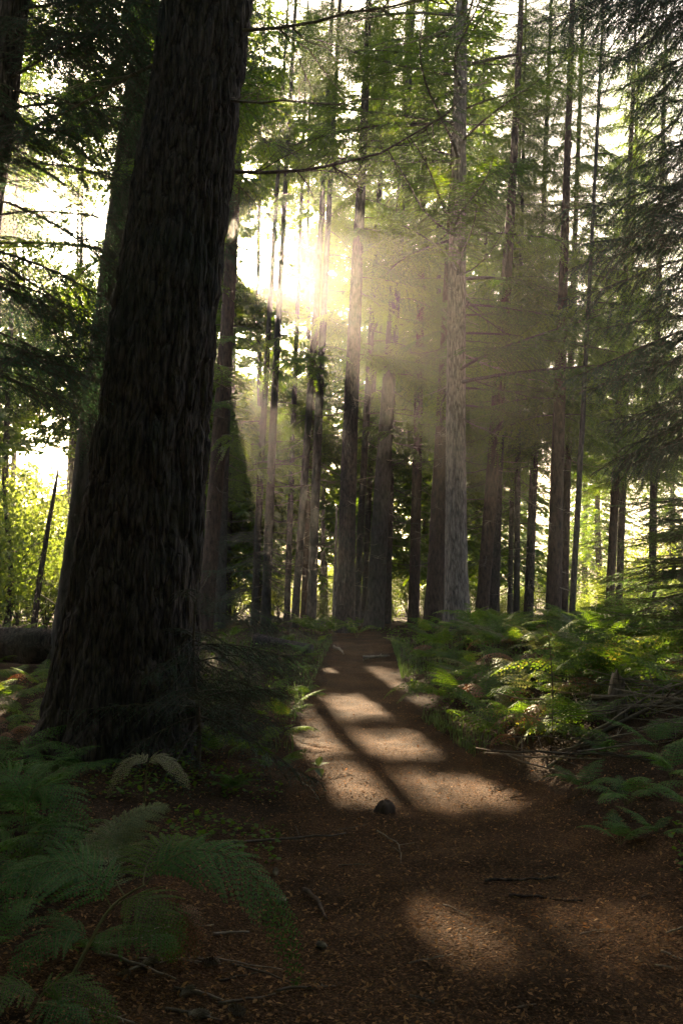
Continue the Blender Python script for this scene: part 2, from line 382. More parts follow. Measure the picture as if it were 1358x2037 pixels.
# ------------------------------------------------------------------ boughs
def live_bough(seed, L, step, tl, rs, rl, rw, droop=.35, rise=.15, hang=.35, start=.15, mat='needle', wr=.03, woods=True):
    g = np.random.default_rng(seed); mb = MB()
    s = np.linspace(0, 1, 11)
    ph = g.uniform(0, 6, 3)
    P = np.stack([L * s, L * .06 * (np.sin(s * 4 + ph[0]) - math.sin(ph[0])), L * (rise * s - droop * s ** 2 + .12 * droop * s ** 4 * 3)], 1)
    mb.tube(P, wr * (1 - .85 * s), 5, 0)
    T = unit(np.gradient(P, axis=0))
    ss = np.arange(start, 1.0, step / L)
    for sd in (-1, 1):
        for t in ss:
            t = min(1, t + g.uniform(-.5, .5) * step / L)
            if g.random() < .12: continue
            p = np.array([np.interp(t, s, P[:, k]) for k in range(3)]); tg = np.array([np.interp(t, s, T[:, k]) for k in range(3)])
            ln = tl * min(1, .25 + 2.2 * (1 - t)) * min(1, .45 + t * 1.6) * g.uniform(.55, 1.25)
            a = math.radians(g.uniform(42, 72))
            side = unit(np.cross([0, 0, 1], tg)) * sd
            dr = unit(tg * math.cos(a) + side * math.sin(a) + np.array([0, 0, g.uniform(-hang * 1.3, .12)]))
            m = max(3, int(ln / rs)); w = np.linspace(0, 1, m)
            Q = p + dr * (ln * w)[:, None]; Q[:, 2] -= hang * ln * w ** 2 * g.uniform(.5, 1.3)
            qt = unit(np.gradient(Q, axis=0)); sv = unit(np.cross(qt, [0, 0, 1]))
            if woods:
                hw = np.array([0, 0, .004 + .004 * ln]); mb.quads(Q[:-1] + hw, Q[1:] + hw * .6, Q[1:] - hw * .6, Q[:-1] - hw, 0)
            for s2 in (-1, 1):
                k = g.random(m) > .08
                b = Q[k]; mm = len(b)
                if mm == 0: continue
                ang = np.radians(g.uniform(28, 65, mm))[:, None]
                d2 = unit(qt[k] * np.cos(ang) + s2 * sv[k] * np.sin(ang) + np.stack([0 * ang[:, 0], 0 * ang[:, 0], g.uniform(-.55, .15, mm)], 1))
                l2 = (rl * g.uniform(.6, 1.35, mm) * np.clip(1.25 - .8 * w[k], .4, 1))[:, None]
                nv = unit(np.cross(d2, qt[k]) + g.normal(0, .35, (mm, 3)))
                wv = unit(np.cross(d2, nv)) * rw * g.uniform(.6, 1.3, (mm, 1)) * .5
                mid = b + d2 * l2 * .45
                mb.quads(b, mid + wv, b + d2 * l2, mid - wv, 1)
    return mb.mesh('bough', [M['twig'], M[mat]], smooth=False)

def dead_bough(seed, L, wr=.018, n2=9):
    g = np.random.default_rng(seed); mb = MB()
    s = np.linspace(0, 1, 9); b = g.uniform(-.5, .5); kk = g.normal(0, .03, (9, 3)).cumsum(0)
    P = np.stack([L * s, L * b * s ** 2 * .5, L * (-.25 * s + .35 * s ** 2 * g.uniform(0, 1.3))], 1) + kk * L * .6 * s[:, None]
    mb.tube(P, wr * (1 - .8 * s), 4, 0)
    for k in range(n2):
        t = g.uniform(.2, .95); p = np.array([np.interp(t, s, P[:, c]) for c in range(3)])
        d = unit(np.array([g.uniform(.2, .9), g.choice([-1, 1]) * g.uniform(.4, 1), g.uniform(-.5, .5)]))
        ln = L * g.uniform(.1, .35) * (1.2 - t); w = np.linspace(0, 1, 4)
        Q = p + d * (ln * w)[:, None] + g.normal(0, .03, (4, 3)) * ln; Q[:, 2] -= .25 * ln * w ** 2 * g.uniform(-1, 1)
        Q[0] = p
        mb.tube(Q, wr * .35 * (1 - .75 * w), 3, 0, cap=False)
    return mb.mesh('dead_bough', [M['deadwood' if seed % 2 else 'twig']])

PROTO = {
    'mid': [live_bough(100 + k, 3.0, .085, .8, .042, .12, .03, droop=.3 + .1 * (k % 3), hang=.3 + .15 * (k % 4), wr=.024) for k in range(8)],
    'limb': [live_bough(200 + k, 6.0, .09, 1.1, .045, .12, .026, droop=.16, rise=.10, hang=.35, start=.22, wr=.05, mat='needle') for k in range(5)],
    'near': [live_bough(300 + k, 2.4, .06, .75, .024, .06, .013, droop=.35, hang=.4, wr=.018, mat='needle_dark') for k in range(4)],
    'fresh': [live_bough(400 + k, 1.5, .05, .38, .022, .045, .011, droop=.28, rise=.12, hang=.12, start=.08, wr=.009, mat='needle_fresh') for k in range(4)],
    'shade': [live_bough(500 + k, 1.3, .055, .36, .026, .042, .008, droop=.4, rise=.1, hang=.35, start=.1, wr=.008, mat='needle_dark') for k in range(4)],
    'dead': [dead_bough(600 + k, 1.6, .022) for k in range(8)],
    'deadlong': [dead_bough(650 + k, 3.4, .026, 16) for k in range(5)],
}
PLEN = {'mid': 3.0, 'limb': 6.0, 'near': 2.4, 'fresh': 1.5, 'shade': 1.3, 'dead': 1.6, 'deadlong': 3.4}
NB = [0]
def bough(parent, base, p, az, pitch, kind, scale, g, name='branch', check=True, keep=0.0, view=True):
    """one bough on a crown; base = world position of the tree's foot, p = local root position"""
    L = PLEN[kind] * scale
    dr = np.array([math.cos(az) * math.cos(pitch), math.sin(az) * math.cos(pitch), math.sin(pitch)])
    pts = np.array(base) + np.array(p) + dr * np.array([[.2], [.4], [.6], [.8], [1.]]) * L
    pts[:, 2] -= np.array([.0, .04, .08, .12, .17]) * L * (0 if kind.startswith('dead') else 1)
    if view:
        x, y = pix(pts)
        if x.max() < -150 or x.min() > W0 + 150 or y.max() < -200 or pts[:, 1].max() < 1: return None
    if check and g.random() > keep and gap(pts): return None
    me = g.choice(len(PROTO[kind])); NB[0] += 1
    return link(name, PROTO[kind][me], parent, tuple(p), (g.uniform(-.25, .25), -pitch, az), scale * g.uniform(.9, 1.1))

def make_tree(name, label, d, pts, mat, live=None, dead=None, amp=.012, flare=.35, group=None, sides=22, dz=.13,
              per=3, gapz=.66, Ls=(.75, 1.15), kind='mid', seed=0, keep=0., top=None, fa=16, fz=2.2, cat='tree', az_range=None, pitch=(-.35, .1)):
    """pts: (pixel x, pixel y, pixel width) from the foot upwards at distance d; live / dead: height ranges of boughs (m above foot)"""
    g = np.random.default_rng(1000 + seed)
    C = np.array([at(x, y, d) for x, y, w in pts]); rad = np.array([w * d / F / 2 for x, y, w in pts])
    gz = gh(C[0, 0], C[0, 1]); C[0, 2] = min(C[0, 2], gz) - .12
    # carry the trunk on above the picture, tapering
    up = C[-1] - C[-2]; up = up / max(up[2], .1)
    if top is None: top = max(2.0, 26 - C[-1, 2])
    C = np.vstack([C, C[-1] + up * top * .6, C[-1] + up * top]); rad = np.concatenate([rad, [rad[-1] * .75, rad[-1] * .35]])
    base = np.array([C[0, 0], C[0, 1], gz])
    root = tag(link(name, None, loc=tuple(base)), label, cat, group)
    me, (z, cx, cyy, r) = trunk_mesh('trunk', C - base, rad, mat, sides, dz, amp, fa, fz, flare, seed=seed)
    link('trunk', me, root)
    crown = link('crown', None, root)
    def cen(h): return np.array([np.interp(h, z, cx), np.interp(h, z, cyy), h])
    for rng_, kd in ((dead, 'dead'), (live, kind)):
        if not rng_: continue
        h = rng_[0]
        while h < min(rng_[1], z[-1]):
            n = per if kd != 'dead' else 2
            a0 = g.uniform(0, 6.28)
            for k in range(n):
                az = a0 + k * 2 * math.pi / n + g.uniform(-.35, .35)
                if az_range: az = g.uniform(*az_range)
                hh = h + g.uniform(-.25, .25)
                f = np.clip((30 - hh) / (30 - rng_[0]), .5, 1) if kd != 'dead' else 1
                kk = kd
                if kd == 'dead' and g.random() < .25: kk = 'deadlong'
                s_ = g.uniform(*Ls) * (f if kd != 'dead' else g.uniform(.5, .9))
                p = cen(hh)
                bough(crown, base, p, az, g.uniform(*pitch), kk, s_, g, name='branch' if kd != 'dead' else 'dead_branch', keep=keep if kd != 'dead' else .8)
            h += gapz * g.uniform(.7, 1.3) * (1 if kd != 'dead' else .8)
    return root, base, cen, crown, g

# ------------------------------------------------------------------ the great fir beside the path
C = np.array([at(x, y, 8.3) for x, y, w in [(240, 1570, 0), (242, 1400, 0), (265, 1130, 0), (302, 875, 0), (335, 610, 0), (372, 340, 0), (412, 30, 0), (440, -250, 0), (555, -1900, 0)]])
wd = np.array([310, 285, 250, 230, 210, 195, 185, 170, 90]) * 8.3 / F / 2
gz = gh(C[0, 0], C[0, 1]); C[0, 2] = gz - .15
base = np.array([C[0, 0], C[0, 1], gz])
big = tag(link('fir_tree', None, loc=tuple(base)), 'huge dark furrowed trunk leaning over the left of the path, closest tree', 'tree')
me, TR = trunk_mesh('trunk', C - base, wd, M['bark_dark'], 300, .024, .05, 15., 1.9, .30, .38, 6, seed=4, sharp=1.1, plates=.022)
link('trunk', me, big)
bigcrown = link('crown', None, big)
g = np.random.default_rng(5)
for (px, py, az, pit, s_) in [(478, 190, -.5, -.1, .55), (470, 330, .3, .2, .9), (300, 80, 2.9, -.1, .9), (492, 60, -.4, -.05, .8)]:
    h = at(px, py, 8.3)[2] - base[2]
    p = np.array([np.interp(h, TR[0], TR[1]), np.interp(h, TR[0], TR[2]), h])
    bough(bigcrown, base, p, az, pit, 'deadlong', s_ * 1.1, g, check=False)

h = 9.5      # its own crown, unseen above the picture, added to cut skylight
zt = TR[0][-1]
while h < 19:
    for k in range(4):
        hh = min(h, zt - .1)
        bough(bigcrown, base, np.array([np.interp(hh, TR[0], TR[1]), np.interp(hh, TR[0], TR[2]), hh]), g.uniform(0, 6.28), g.uniform(-.1, .35), 'limb', g.uniform(.6, 1.0), g, check=False, view=False)
    h += .75
# ------------------------------------------------------------------ the stand of trees beyond the crest
T = [
 # name, label, distance, [(x,y,w)...], bark, live range, dead range
 ('fir_tree', 'pale barked fir with flared foot at the crest, broad limbs above', 25, [(910, 1262, 50), (906, 1100, 45), (905, 900, 40), (909, 600, 38), (913, 300, 29), (918, 0, 25)], 'bark_pale', None, (5.0, 9.5), dict(amp=.011, flare=.6, sides=48, dz=.06, fa=14)),
 ('fir_tree', 'dark trunk leaning right just behind the huge fir', 14, [(128, 1330, 52), (150, 1080, 50), (190, 760, 54), (243, 430, 52), (290, 60, 44)], 'bark_grey', (6.5, 13), (3, 6), dict(per=5)),
 ('spruce_tree', 'reddish trunk nearest the huge fir on its path side', 27, [(408, 1255, 32), (422, 1050, 31), (437, 830, 30), (458, 590, 26), (470, 350, 22), (480, 100, 18)], 'bark_red', (5.8, 24), (1.5, 6), {}),
 ('spruce_tree', 'slimmer grey trunk close against the reddish one by the huge fir', 30, [(437, 1252, 24), (441, 1050, 23), (449, 800, 21), (462, 500, 17)], 'bark_grey', (6.5, 24), (1.5, 6), {}),
 ('spruce_tree', 'thin trunk with low dead twigs, left of the straight thin trio', 34, [(506, 1246, 15), (515, 1000, 14), (530, 740, 12), (545, 480, 9)], 'bark_grey', (5.5, 24), (1, 5.5), {}),
 ('spruce_tree', 'grey slender trunk standing before the bright clearing', 32, [(528, 1250, 20), (535, 1050, 18), (545, 800, 15), (560, 520, 11)], 'bark_grey', (5.5, 24), (1, 5.5), {}),
 ('spruce_tree', 'dark thin trunk, leftmost of the tight cluster left of the path', 35, [(570, 1246, 13), (577, 1000, 12), (588, 740, 10), (596, 500, 8)], 'bark_grey', (6.5, 24), (1, 6), {}),
 ('spruce_tree', 'tallest thin trunk in the tight cluster left of the path', 31, [(586, 1250, 16), (602, 950, 15), (627, 680, 13), (640, 400, 10)], 'bark_grey', (8, 24), (2, 7), {}),
 ('spruce_tree', 'warm brown trunk in the middle of the tight cluster', 34, [(604, 1248, 14), (613, 980, 13), (628, 700, 11), (640, 460, 9)], 'bark_red', (7, 24), (2, 7), {}),
 ('spruce_tree', 'dark trunk, rightmost of the tight cluster left of the path', 30, [(619, 1254, 20), (626, 1000, 18), (637, 760, 16), (650, 500, 12)], 'bark_grey', (7.5, 24), (2, 7), {}),
 ('dead_tree', 'pale bare snag just left of the path at the crest', 28, [(664, 1258, 10), (667, 1130, 8), (669, 1030, 5)], 'bark_pale', None, (.6, 2.6), dict(top=.4)),
 ('dead_tree', 'bleached dead spruce with drooping bare twigs behind the crest', 41, [(641, 1238, 12), (642, 1120, 10), (643, 960, 6)], 'bark_pale', None, (.4, 5), dict(top=.5)),
 ('fir_tree', 'stout dark trunk at the left side of the path crest', 27, [(687, 1258, 38), (691, 1000, 33), (698, 740, 29), (712, 540, 24), (722, 320, 18), (730, 60, 14)], 'bark_dark', (7.5, 24), (4, 8), dict(sides=32, dz=.08)),
 ('spruce_tree', 'thin trunk tucked behind the stout dark one at the crest', 33, [(708, 1250, 15), (720, 960, 14), (736, 720, 13), (748, 480, 10)], 'bark_grey', (7, 24), (2, 7), {}),
 ('spruce_tree', 'second thin trunk right of the stout dark one', 37, [(722, 1243, 13), (732, 1000, 12), (744, 740, 11), (752, 500, 9)], 'bark_grey', (7, 24), (2, 7), {}),
 ('fir_tree', 'broad leaning trunk over the right of the path crest', 31, [(745, 1250, 38), (756, 1020, 34), (772, 760, 27), (790, 540, 22), (803, 300, 17)], 'bark_grey', (7.5, 24), (2, 8), dict(sides=30)),
 ('spruce_tree', 'dark trunk half hidden behind the broad leaning one', 36, [(767, 1245, 22), (772, 1000, 19), (782, 740, 15)], 'bark_dark', (7, 24), (2, 7), {}),
 ('spruce_tree', 'straight trunk between the leaning one and the pale fir', 34, [(822, 1248, 23), (827, 1000, 20), (834, 720, 17), (840, 440, 13)], 'bark_red', (6.5, 24), (2, 6), {}),
 ('fir_tree', 'thick leaning trunk just left of the pale fir', 29, [(860, 1252, 36), (872, 1020, 34), (884, 780, 30), (896, 520, 24), (905, 280, 18)], 'bark_red', (8.5, 24), (2, 8), dict(sides=30)),
 ('fir_tree', 'leaning brown trunk just right of the pale fir', 30, [(956, 1252, 26), (968, 1040, 26), (992, 780, 27), (1008, 560, 23), (1018, 380, 17), (1028, 150, 13)], 'bark_red', (8, 24), (2.5, 8), dict(sides=28)),
 ('fir_tree', 'dark trunk touching the leaning brown one beside the pale fir', 33, [(980, 1250, 24), (986, 1000, 22), (997, 760, 18), (1010, 500, 14)], 'bark_dark', (7, 24), (2, 7), {}),
 ('spruce_tree', 'very thin dark stem between the pale fir and the right edge cluster', 38, [(1013, 1243, 11), (1017, 1000, 10), (1022, 780, 8)], 'bark_grey', (6, 24), (1, 6), {}),
 ('spruce_tree', 'thin mossy stem with short dead twigs right of the pale fir', 33, [(1026, 1250, 13), (1029, 980, 12), (1031, 760, 10), (1036, 500, 8)], 'bark_grey', (7, 24), (1, 7), {}),
 ('spruce_tree', 'medium dark trunk midway between pale fir and tall red trunk', 33, [(1049, 1248, 19), (1057, 1020, 17), (1068, 760, 14), (1078, 480, 11)], 'bark_dark', (6.5, 24), (1, 6), {}),
 ('fir_tree', 'tall red brown trunk standing in the ferns on the right', 28, [(1099, 1260, 32), (1103, 1050, 28), (1112, 800, 24), (1120, 560, 19), (1128, 300, 14)], 'bark_red', (6.5, 24), (1.5, 6), dict(sides=30)),
 ('spruce_tree', 'red flaking trunk just right of the tall red brown one', 32, [(1121, 1252, 15), (1126, 1000, 15), (1133, 760, 14), (1142, 500, 11)], 'bark_red', (6.5, 24), (1.5, 6), {}),
 ('spruce_tree', 'thin bare leaning pole among the trunks on the right', 25, [(1134, 1268, 13), (1146, 1040, 12), (1160, 800, 10), (1172, 560, 8)], 'bark_grey', (8, 14), None, {}),
 ('spruce_tree', 'brown trunk of the far right pair against bright sky', 36, [(1210, 1240, 17), (1220, 1000, 17), (1233, 760, 15), (1245, 480, 12)], 'bark_red', (6.5, 24), (1.5, 6), {}),
 ('spruce_tree', 'dark trunk of the far right pair against bright sky', 40, [(1229, 1236, 15), (1236, 1000, 14), (1246, 760, 12), (1256, 480, 10)], 'bark_dark', (6.5, 24), (1.5, 6), {}),
 ('spruce_tree', 'lone dark trunk behind the young hemlock at the right edge', 36, [(1296, 1240, 16), (1298, 1000, 15), (1304, 740, 13), (1312, 460, 11)], 'bark_dark', (6, 24), (1.5, 6), {}),
 ('broadleaf_tree', 'small twisted broadleaf trunk in the bright glade on the left', 26, [(66, 1260, 12), (80, 1150, 11), (100, 1030, 9)], 'bark_dark', None, (1, 3), dict(top=1.5)),
 ('broadleaf_tree', 'twisted dark stem at the left edge before the bright glade', 27, [(10, 1255, 14), (22, 1150, 11), (14, 1040, 9)], 'bark_dark', None, (1, 3), dict(top=1.5)),
]
ROOTS = []
for k, (nm, lb, d, pts, mt, live, dead, kw) in enumerate(T):
    kw = dict(kw)
    if pts[0][0] > 930: kw['per'] = 5
    r_ = make_tree(nm, lb, d, pts, M[mt], live, dead, seed=k, group='trees of the stand beyond the crest' if d > 20 else None, **kw)
    ROOTS.append(r_)
# the pale fir's broad limbs
root, base, cen, crown, g = ROOTS[0]
h = 6.6
while h < 19:
    for k in range(6):
        az = R.uniform(0, 6.28)
        bough(crown, base, cen(h + R.uniform(-.3, .3)), az, R.uniform(-.22, .25), 'limb', R.uniform(.65, 1.1), g, keep=.05)
    if R.random() < .8:
        bough(crown, base, cen(h), R.uniform(0, 6.28), R.uniform(-.4, .1), 'deadlong', R.uniform(.7, 1.3), g, name='dead_branch', check=False)
    h += .6 * R.uniform(.8, 1.25)


# ------------------------------------------------------------------ trees farther back: trunk and crown each
def far_crown(seed, H, Rr, n, mat):
    g = np.random.default_rng(seed); mb = MB()
    for k in range(n):
        t = g.random() ** .9; z = H * t; L = Rr * (1 - t) ** .8 * g.uniform(.55, 1.1) + .25; az = g.uniform(0, 6.28)
        dr = np.array([math.cos(az), math.sin(az), g.uniform(-.35, .05)]); m = max(4, int(L / .13)); w = np.linspace(.1, 1, m)
        Q = np.array([0, 0, z]) + dr * (L * w)[:, None]; Q[:, 2] -= .18 * L * w ** 2
        hw = np.array([0, 0, .015]); mb.quads(Q[:-1] + hw, Q[1:] + hw * .4, Q[1:] - hw * .4, Q[:-1] - hw, 0)
        side = np.array([-math.sin(az), math.cos(az), 0])
        for s2 in (-1, 1):
            for rep in range(2):
                ang = g.uniform(.4, 1.2, m)[:, None]
                d2 = unit(dr * np.cos(ang) + s2 * side * np.sin(ang) + np.stack([0 * w, 0 * w, g.uniform(-.9, .1, m)], 1))
                l2 = g.uniform(.18, .42, (m, 1)); wv = unit(np.cross(d2, g.normal(0, 1, (m, 3)))) * .035 * g.uniform(.6, 1.4, (m, 1))
                b = Q + g.normal(0, .04, (m, 3)); mid = b + d2 * l2 * .45
                mb.quads(b, mid + wv, b + d2 * l2, mid - wv, 1)
    return mb.mesh('crown', [M['twig'], M[mat]], smooth=False)
FARC = [far_crown(700, 17, 3.2, 330, 'needle'), far_crown(701, 15, 2.8, 300, 'needle'), far_crown(702, 16, 3.6, 320, 'needle_fresh')]
mbt = MB(); zz = np.linspace(-.3, 20, 14); mbt.tube(np.stack([.12 * np.sin(zz * .4), .1 * np.cos(zz * .3), zz], 1), np.linspace(.24, .03, 14), 9)
FART = mbt.mesh('trunk', [M['bark_grey']])
def far_tree(x, y, k, s_, low, label):
    b = np.array([x, y, gh(x, y)])
    r = tag(link('spruce_tree', None, loc=tuple(b), rot=(0, 0, R.uniform(0, 6.28)), scale=s_), label, 'tree', 'spruces at the back of the wood')
    link('trunk', FART, r); link('crown', FARC[k], r, (0, 0, low)); return r
FAR = []
for row, (y0, y1, n) in enumerate([(56, 64, 9), (68, 84, 9)]):
    for k in range(n):
        y = R.uniform(y0, y1); half = y * W0 / 2 / F * 1.15
        x = -half + (k + R.uniform(.1, .9)) / n * 2 * half
        if pix(np.array([x, y, 3.]))[0] < 230: continue
        FAR.append((x, y, .5 if abs(pix(np.array([x, y, 3.]))[0] - 520) < 110 else R.uniform(.75, 1.1)))
# tall spruces added as a sun screen, crowns pierced to let beams through
def tall_crown(seed, base, z0, z1, Rr, n):
    g = np.random.default_rng(seed); mb = MB(); WA, WB, NA, ND, NL = [], [], [], [], []
    for k in range(n):
        t = g.random(); z = z0 + (z1 - z0) * t; L = Rr * (1 - .75 * t ** 1.5) * g.uniform(.55, 1.1); az = g.uniform(0, 6.28)
        dr = np.array([math.cos(az), math.sin(az), g.uniform(-.3, .05)]); m = max(4, int(L / .16)); w = np.linspace(.08, 1, m)
        Q = np.array([0, 0, z]) + dr * (L * w)[:, None]; Q[:, 2] -= .2 * L * w ** 2
        side = np.array([-math.sin(az), math.cos(az), 0]); WA.append(Q[:-1]); WB.append(Q[1:])
        sg = np.repeat([-1, 1, -1, 1], m)[:, None]; Q4 = np.tile(Q, (4, 1)); mm = 4 * m
        ang = g.uniform(.4, 1.3, (mm, 1)); d2 = dr * np.cos(ang) + sg * side * np.sin(ang); d2[:, 2] += g.uniform(-1.0, .1, mm)
        NA.append(Q4 + g.normal(0, .05, (mm, 3))); ND.append(d2); NL.append(g.uniform(.25, .6, (mm, 1)))
    WA, WB, b, l2 = np.concatenate(WA), np.concatenate(WB), np.concatenate(NA), np.concatenate(NL); d2 = unit(np.concatenate(ND))
    kq = ~holes(WA + base); hw = np.array([0, 0, .018])
    mb.quads((WA + hw)[kq], (WB + hw * .4)[kq], (WB - hw * .4)[kq], (WA - hw)[kq], 0)
    mid = b + d2 * l2 * .45; kp = ~(holes(mid + base) | holes(b + d2 * l2 + base))
    wv = unit(np.cross(d2, g.normal(0, 1, d2.shape))) * .06 * g.uniform(.6, 1.4, l2.shape)
    mb.quads(b[kp], (mid + wv)[kp], (b + d2 * l2)[kp], (mid - wv)[kp], 1)
    return mb.mesh('crown', [M['twig'], M['needle']], smooth=False)
for k in range(23):
    row = k % 2; y = 42 + 7 * row + R.uniform(-1.5, 1.5); u = -11 + 26 * (k + R.uniform(-.2, .2)) / 19 if k < 20 else (.5, 1.0, 1.5)[k - 20]
    x = SUN[0] / SUN[1] * y + u; b_ = np.array([x, y, gh(x, y)])
    t_ = tag(link('spruce_tree', None, loc=tuple(b_)), 'tall dense spruce screening the sun behind the wood', 'tree', 'tall spruces before the sun')
    link('trunk', FART, t_, rot=(0, 0, R.uniform(0, 6.28)), scale=(.75, .75, 1.5))
    link('crown', tall_crown(900 + k, b_, 2.2 + 3.5 * row, 30, 3.6, 320), t_)
side_words = ['behind the bright glade', 'behind the tight cluster of thin trunks', 'behind the path crest', 'behind the pale fir', 'behind the trunks on the right', 'behind the young hemlock']
for k, (x, y, s_) in enumerate(FAR):
    px = pix(np.array([x, y, 3.]))[0]
    w = side_words[0 if px < 380 else 1 if px < 650 else 2 if px < 800 else 3 if px < 980 else 4 if px < 1200 else 5]
    far_tree(x, y, R.randrange(3), s_, R.uniform(1.2, 4.5), 'green spruce far back ' + w)

# unseen spruces behind the camera and to its sides, added to shade the scene
for k, (x, y) in enumerate([(-4.5, -3), (3.8, -3.5), (-1.2, -6.5), (7, -1), (-8, 1), (1.6, -10), (-6, -9), (6.5, -8), (10, 3.5), (-10.5, -4), (11, -5), (-3, -14), (4, -15), (-8.5, 5.5), (1.8, -5.2), (9.5, .5), (-7, -1.2), (13, 8)]):
    tag(far_tree(x, y, k % 3, 1.3, R.uniform(.6, 2.0), 'unseen spruce added behind the viewer for shade'), group='spruces behind the viewer')

# shrubs under the far edge
def shrub_mesh(seed, H, Rr, n, leaf, mat):
    g = np.random.default_rng(seed); f = MB(); st = MB()
    cl = []
    for k in range(9):
        az = g.uniform(0, 6.28); r_ = Rr * g.uniform(.2, .8); h = H * g.uniform(.45, .95); w = np.linspace(0, 1, 6)
        P = np.stack([math.cos(az) * r_ * w ** 1.4, math.sin(az) * r_ * w ** 1.4, h * w], 1) + g.normal(0, .05, (6, 3)) * w[:, None]
        st.tube(P, .035 * (1 - .8 * w), 5); cl += [P[i] for i in (2, 3, 4, 5)]
    cl = np.array(cl); ix = g.integers(0, len(cl), n)
    b = cl[ix] + g.normal(0, 1, (n, 3)) * np.array([.32, .32, .26]) * Rr * .8
    b[:, 2] = np.abs(b[:, 2])
    d2 = unit(g.normal(0, 1, (n, 3)) + [0, 0, -.25]); wv = unit(np.cross(d2, g.normal(0, 1, (n, 3)))); l = leaf * g.uniform(.6, 1.4, (n, 1))
    mid = b + d2 * l * .5
    f.quads(b, mid + wv * l * .3, b + d2 * l, mid - wv * l * .3)
    return st.mesh('stem', [M['bark_grey']]), f.mesh('foliage', [M[mat]], smooth=False)
SHR = [shrub_mesh(800, 3.2, 1.7, 5200, .11, 'broadleaf'), shrub_mesh(801, 2.2, 1.6, 4200, .10, 'broadleaf'), shrub_mesh(802, 4.5, 2.0, 6500, .12, 'broadleaf')]
def shrub(x, y, k, s_, label):
    r = tag(link('shrub', None, loc=(x, y, gh(x, y) - .05), rot=(0, 0, R.uniform(0, 6.28)), scale=s_), label, 'shrub', 'broadleaf shrubs under the trees')
    link('stem', SHR[k][0], r); link('foliage', SHR[k][1], r)
for (px, d, k, s_) in [(-20, 27, 2, 1.0), (40, 33, 2, 1.1), (95, 30, 0, 1.0), (150, 36, 2, 1.0), (-60, 22, 0, 1), (60, 40, 2, 1.4), (10, 46, 2, 1.5)]:
    shrub((px - W0 / 2) / F * d, d, k, s_, 'bright green broadleaf shrub in the glade left of the huge fir')
for k in range(26):
    d = R.uniform(38, 56); px = 380 + (k + R.random()) / 26 * 1000
    shrub((px - W0 / 2) / F * d, d, R.randrange(3), R.uniform(.55, 1.0),
          'green broadleaf shrub far behind the ' + ('trunks left of the path' if px < 680 else 'path crest' if px < 880 else 'trunks on the right'))

# ------------------------------------------------------------------ near conifers at the picture's sides
def side_tree(label, d, pts, mat, spec, seed, name='hemlock_tree', kind='near', cat='tree', amp=.012, sides=24):
    r_ = make_tree(name, label, d, pts, M[mat], None, None, seed=seed, amp=amp, sides=sides)
    root, base, cen, crown, g = r_
    for (h0, h1, stp, n, a0, a1, p0, p1, s0, s1) in spec:
        h = h0
        while h < h1:
            for k in range(n):
                bough(crown, base, cen(h + g.uniform(-.2, .2)), g.uniform(a0, a1), g.uniform(p0, p1), kind, g.uniform(s0, s1), g, keep=.4, view=h < 9.5 or h0 == 3.6)
            h += stp
    return r_
side_tree('dark hemlock rising past the top left corner, boughs hanging over', 9.5, [(-190, 1500, 85), (-120, 1000, 80), (-60, 600, 74), (20, 100, 66), (45, -100, 60)], 'bark_dark',
          [(3.6, 9.5, .45, 3, -1.3, 1.6, -.45, .1, .7, 1.15), (9.5, 15, .7, 4, 0, 6.28, -.3, .1, 1, 1.5)], 61)
side_tree('dark hemlock beyond the right edge, boughs hanging into view', 15, [(1500, 1330, 60), (1490, 900, 50), (1480, 500, 44), (1470, 60, 36)], 'bark_dark',
          [(3.6, 12, .38, 4, 1.9, 4.4, -.45, .05, .8, 1.3), (12, 18, .7, 4, 0, 6.28, -.3, .1, 1, 1.5)], 62)
side_tree('dark fir high behind the huge trunk on the left', 17, [(330, 1300, 40), (330, 900, 36), (335, 500, 30), (345, 100, 24)], 'bark_dark',
          [(7.5, 13.5, .6, 3, 0, 6.28, -.4, .1, .8, 1.2)], 63)

# spruces added beyond the left edge for the dappled shade they cast
for k, (x, y, h0, h1) in enumerate([(-8.2, 12.5, 2.2, 13), (-12, 22, 3, 15), (-6.3, 7.2, 3.0, 9)]):
    px0, py0 = pix(np.array([x, y, gh(x, y)])); px1, py1 = pix(np.array([x + .2, y, 10.]))
    w = .5 * F / y
    r_ = make_tree('spruce_tree', 'dark spruce added beyond the left edge for its shade', y, [(px0, py0, w), (px1, py1, w * .7)], M['bark_grey'], None, None, seed=300 + k, group='spruces beyond the left edge')
    root, base, cen, crown, g = r_
    h = h0
    while h < h1:
        for q in range(4):
            bough(crown, base, cen(h + g.uniform(-.2, .2)), g.uniform(0, 6.28), g.uniform(-.4, .1), 'mid', g.uniform(.8, 1.25), g, view=False)
        h += .55

# saplings
def sapling(label, x, y, H, lean, kind, spec, seed):
    g = np.random.default_rng(seed); b = np.array([x, y, gh(x, y)])
    r = tag(link('hemlock_sapling', None, loc=tuple(b)), label, 'sapling')
    z = np.linspace(-.05, H, 12); P = np.stack([lean[0] * z / H + .02 * np.sin(z * 5), lean[1] * z / H + .015 * np.cos(z * 4), z], 1)
    mb = MB(); mb.tube(P, np.linspace(.028, .006, 12) * (H / 2) ** .5, 7); link('trunk', mb.mesh('trunk', [M['twig']]), r)
    cr = link('crown', None, r)
    for (h0, h1, n, a0, a1, p0, p1, s0, s1) in spec:
        for k in range(n):
            h = g.uniform(h0, h1); p = np.array([np.interp(h, z, P[:, 0]), np.interp(h, z, P[:, 1]), h])
            f = 1.1 - .6 * h / H
            bough(cr, b, p, g.uniform(a0, a1), g.uniform(p0, p1), kind, g.uniform(s0, s1) * f, g, check=False, view=False)
    return r
p = at(392, 1530, 7.5)
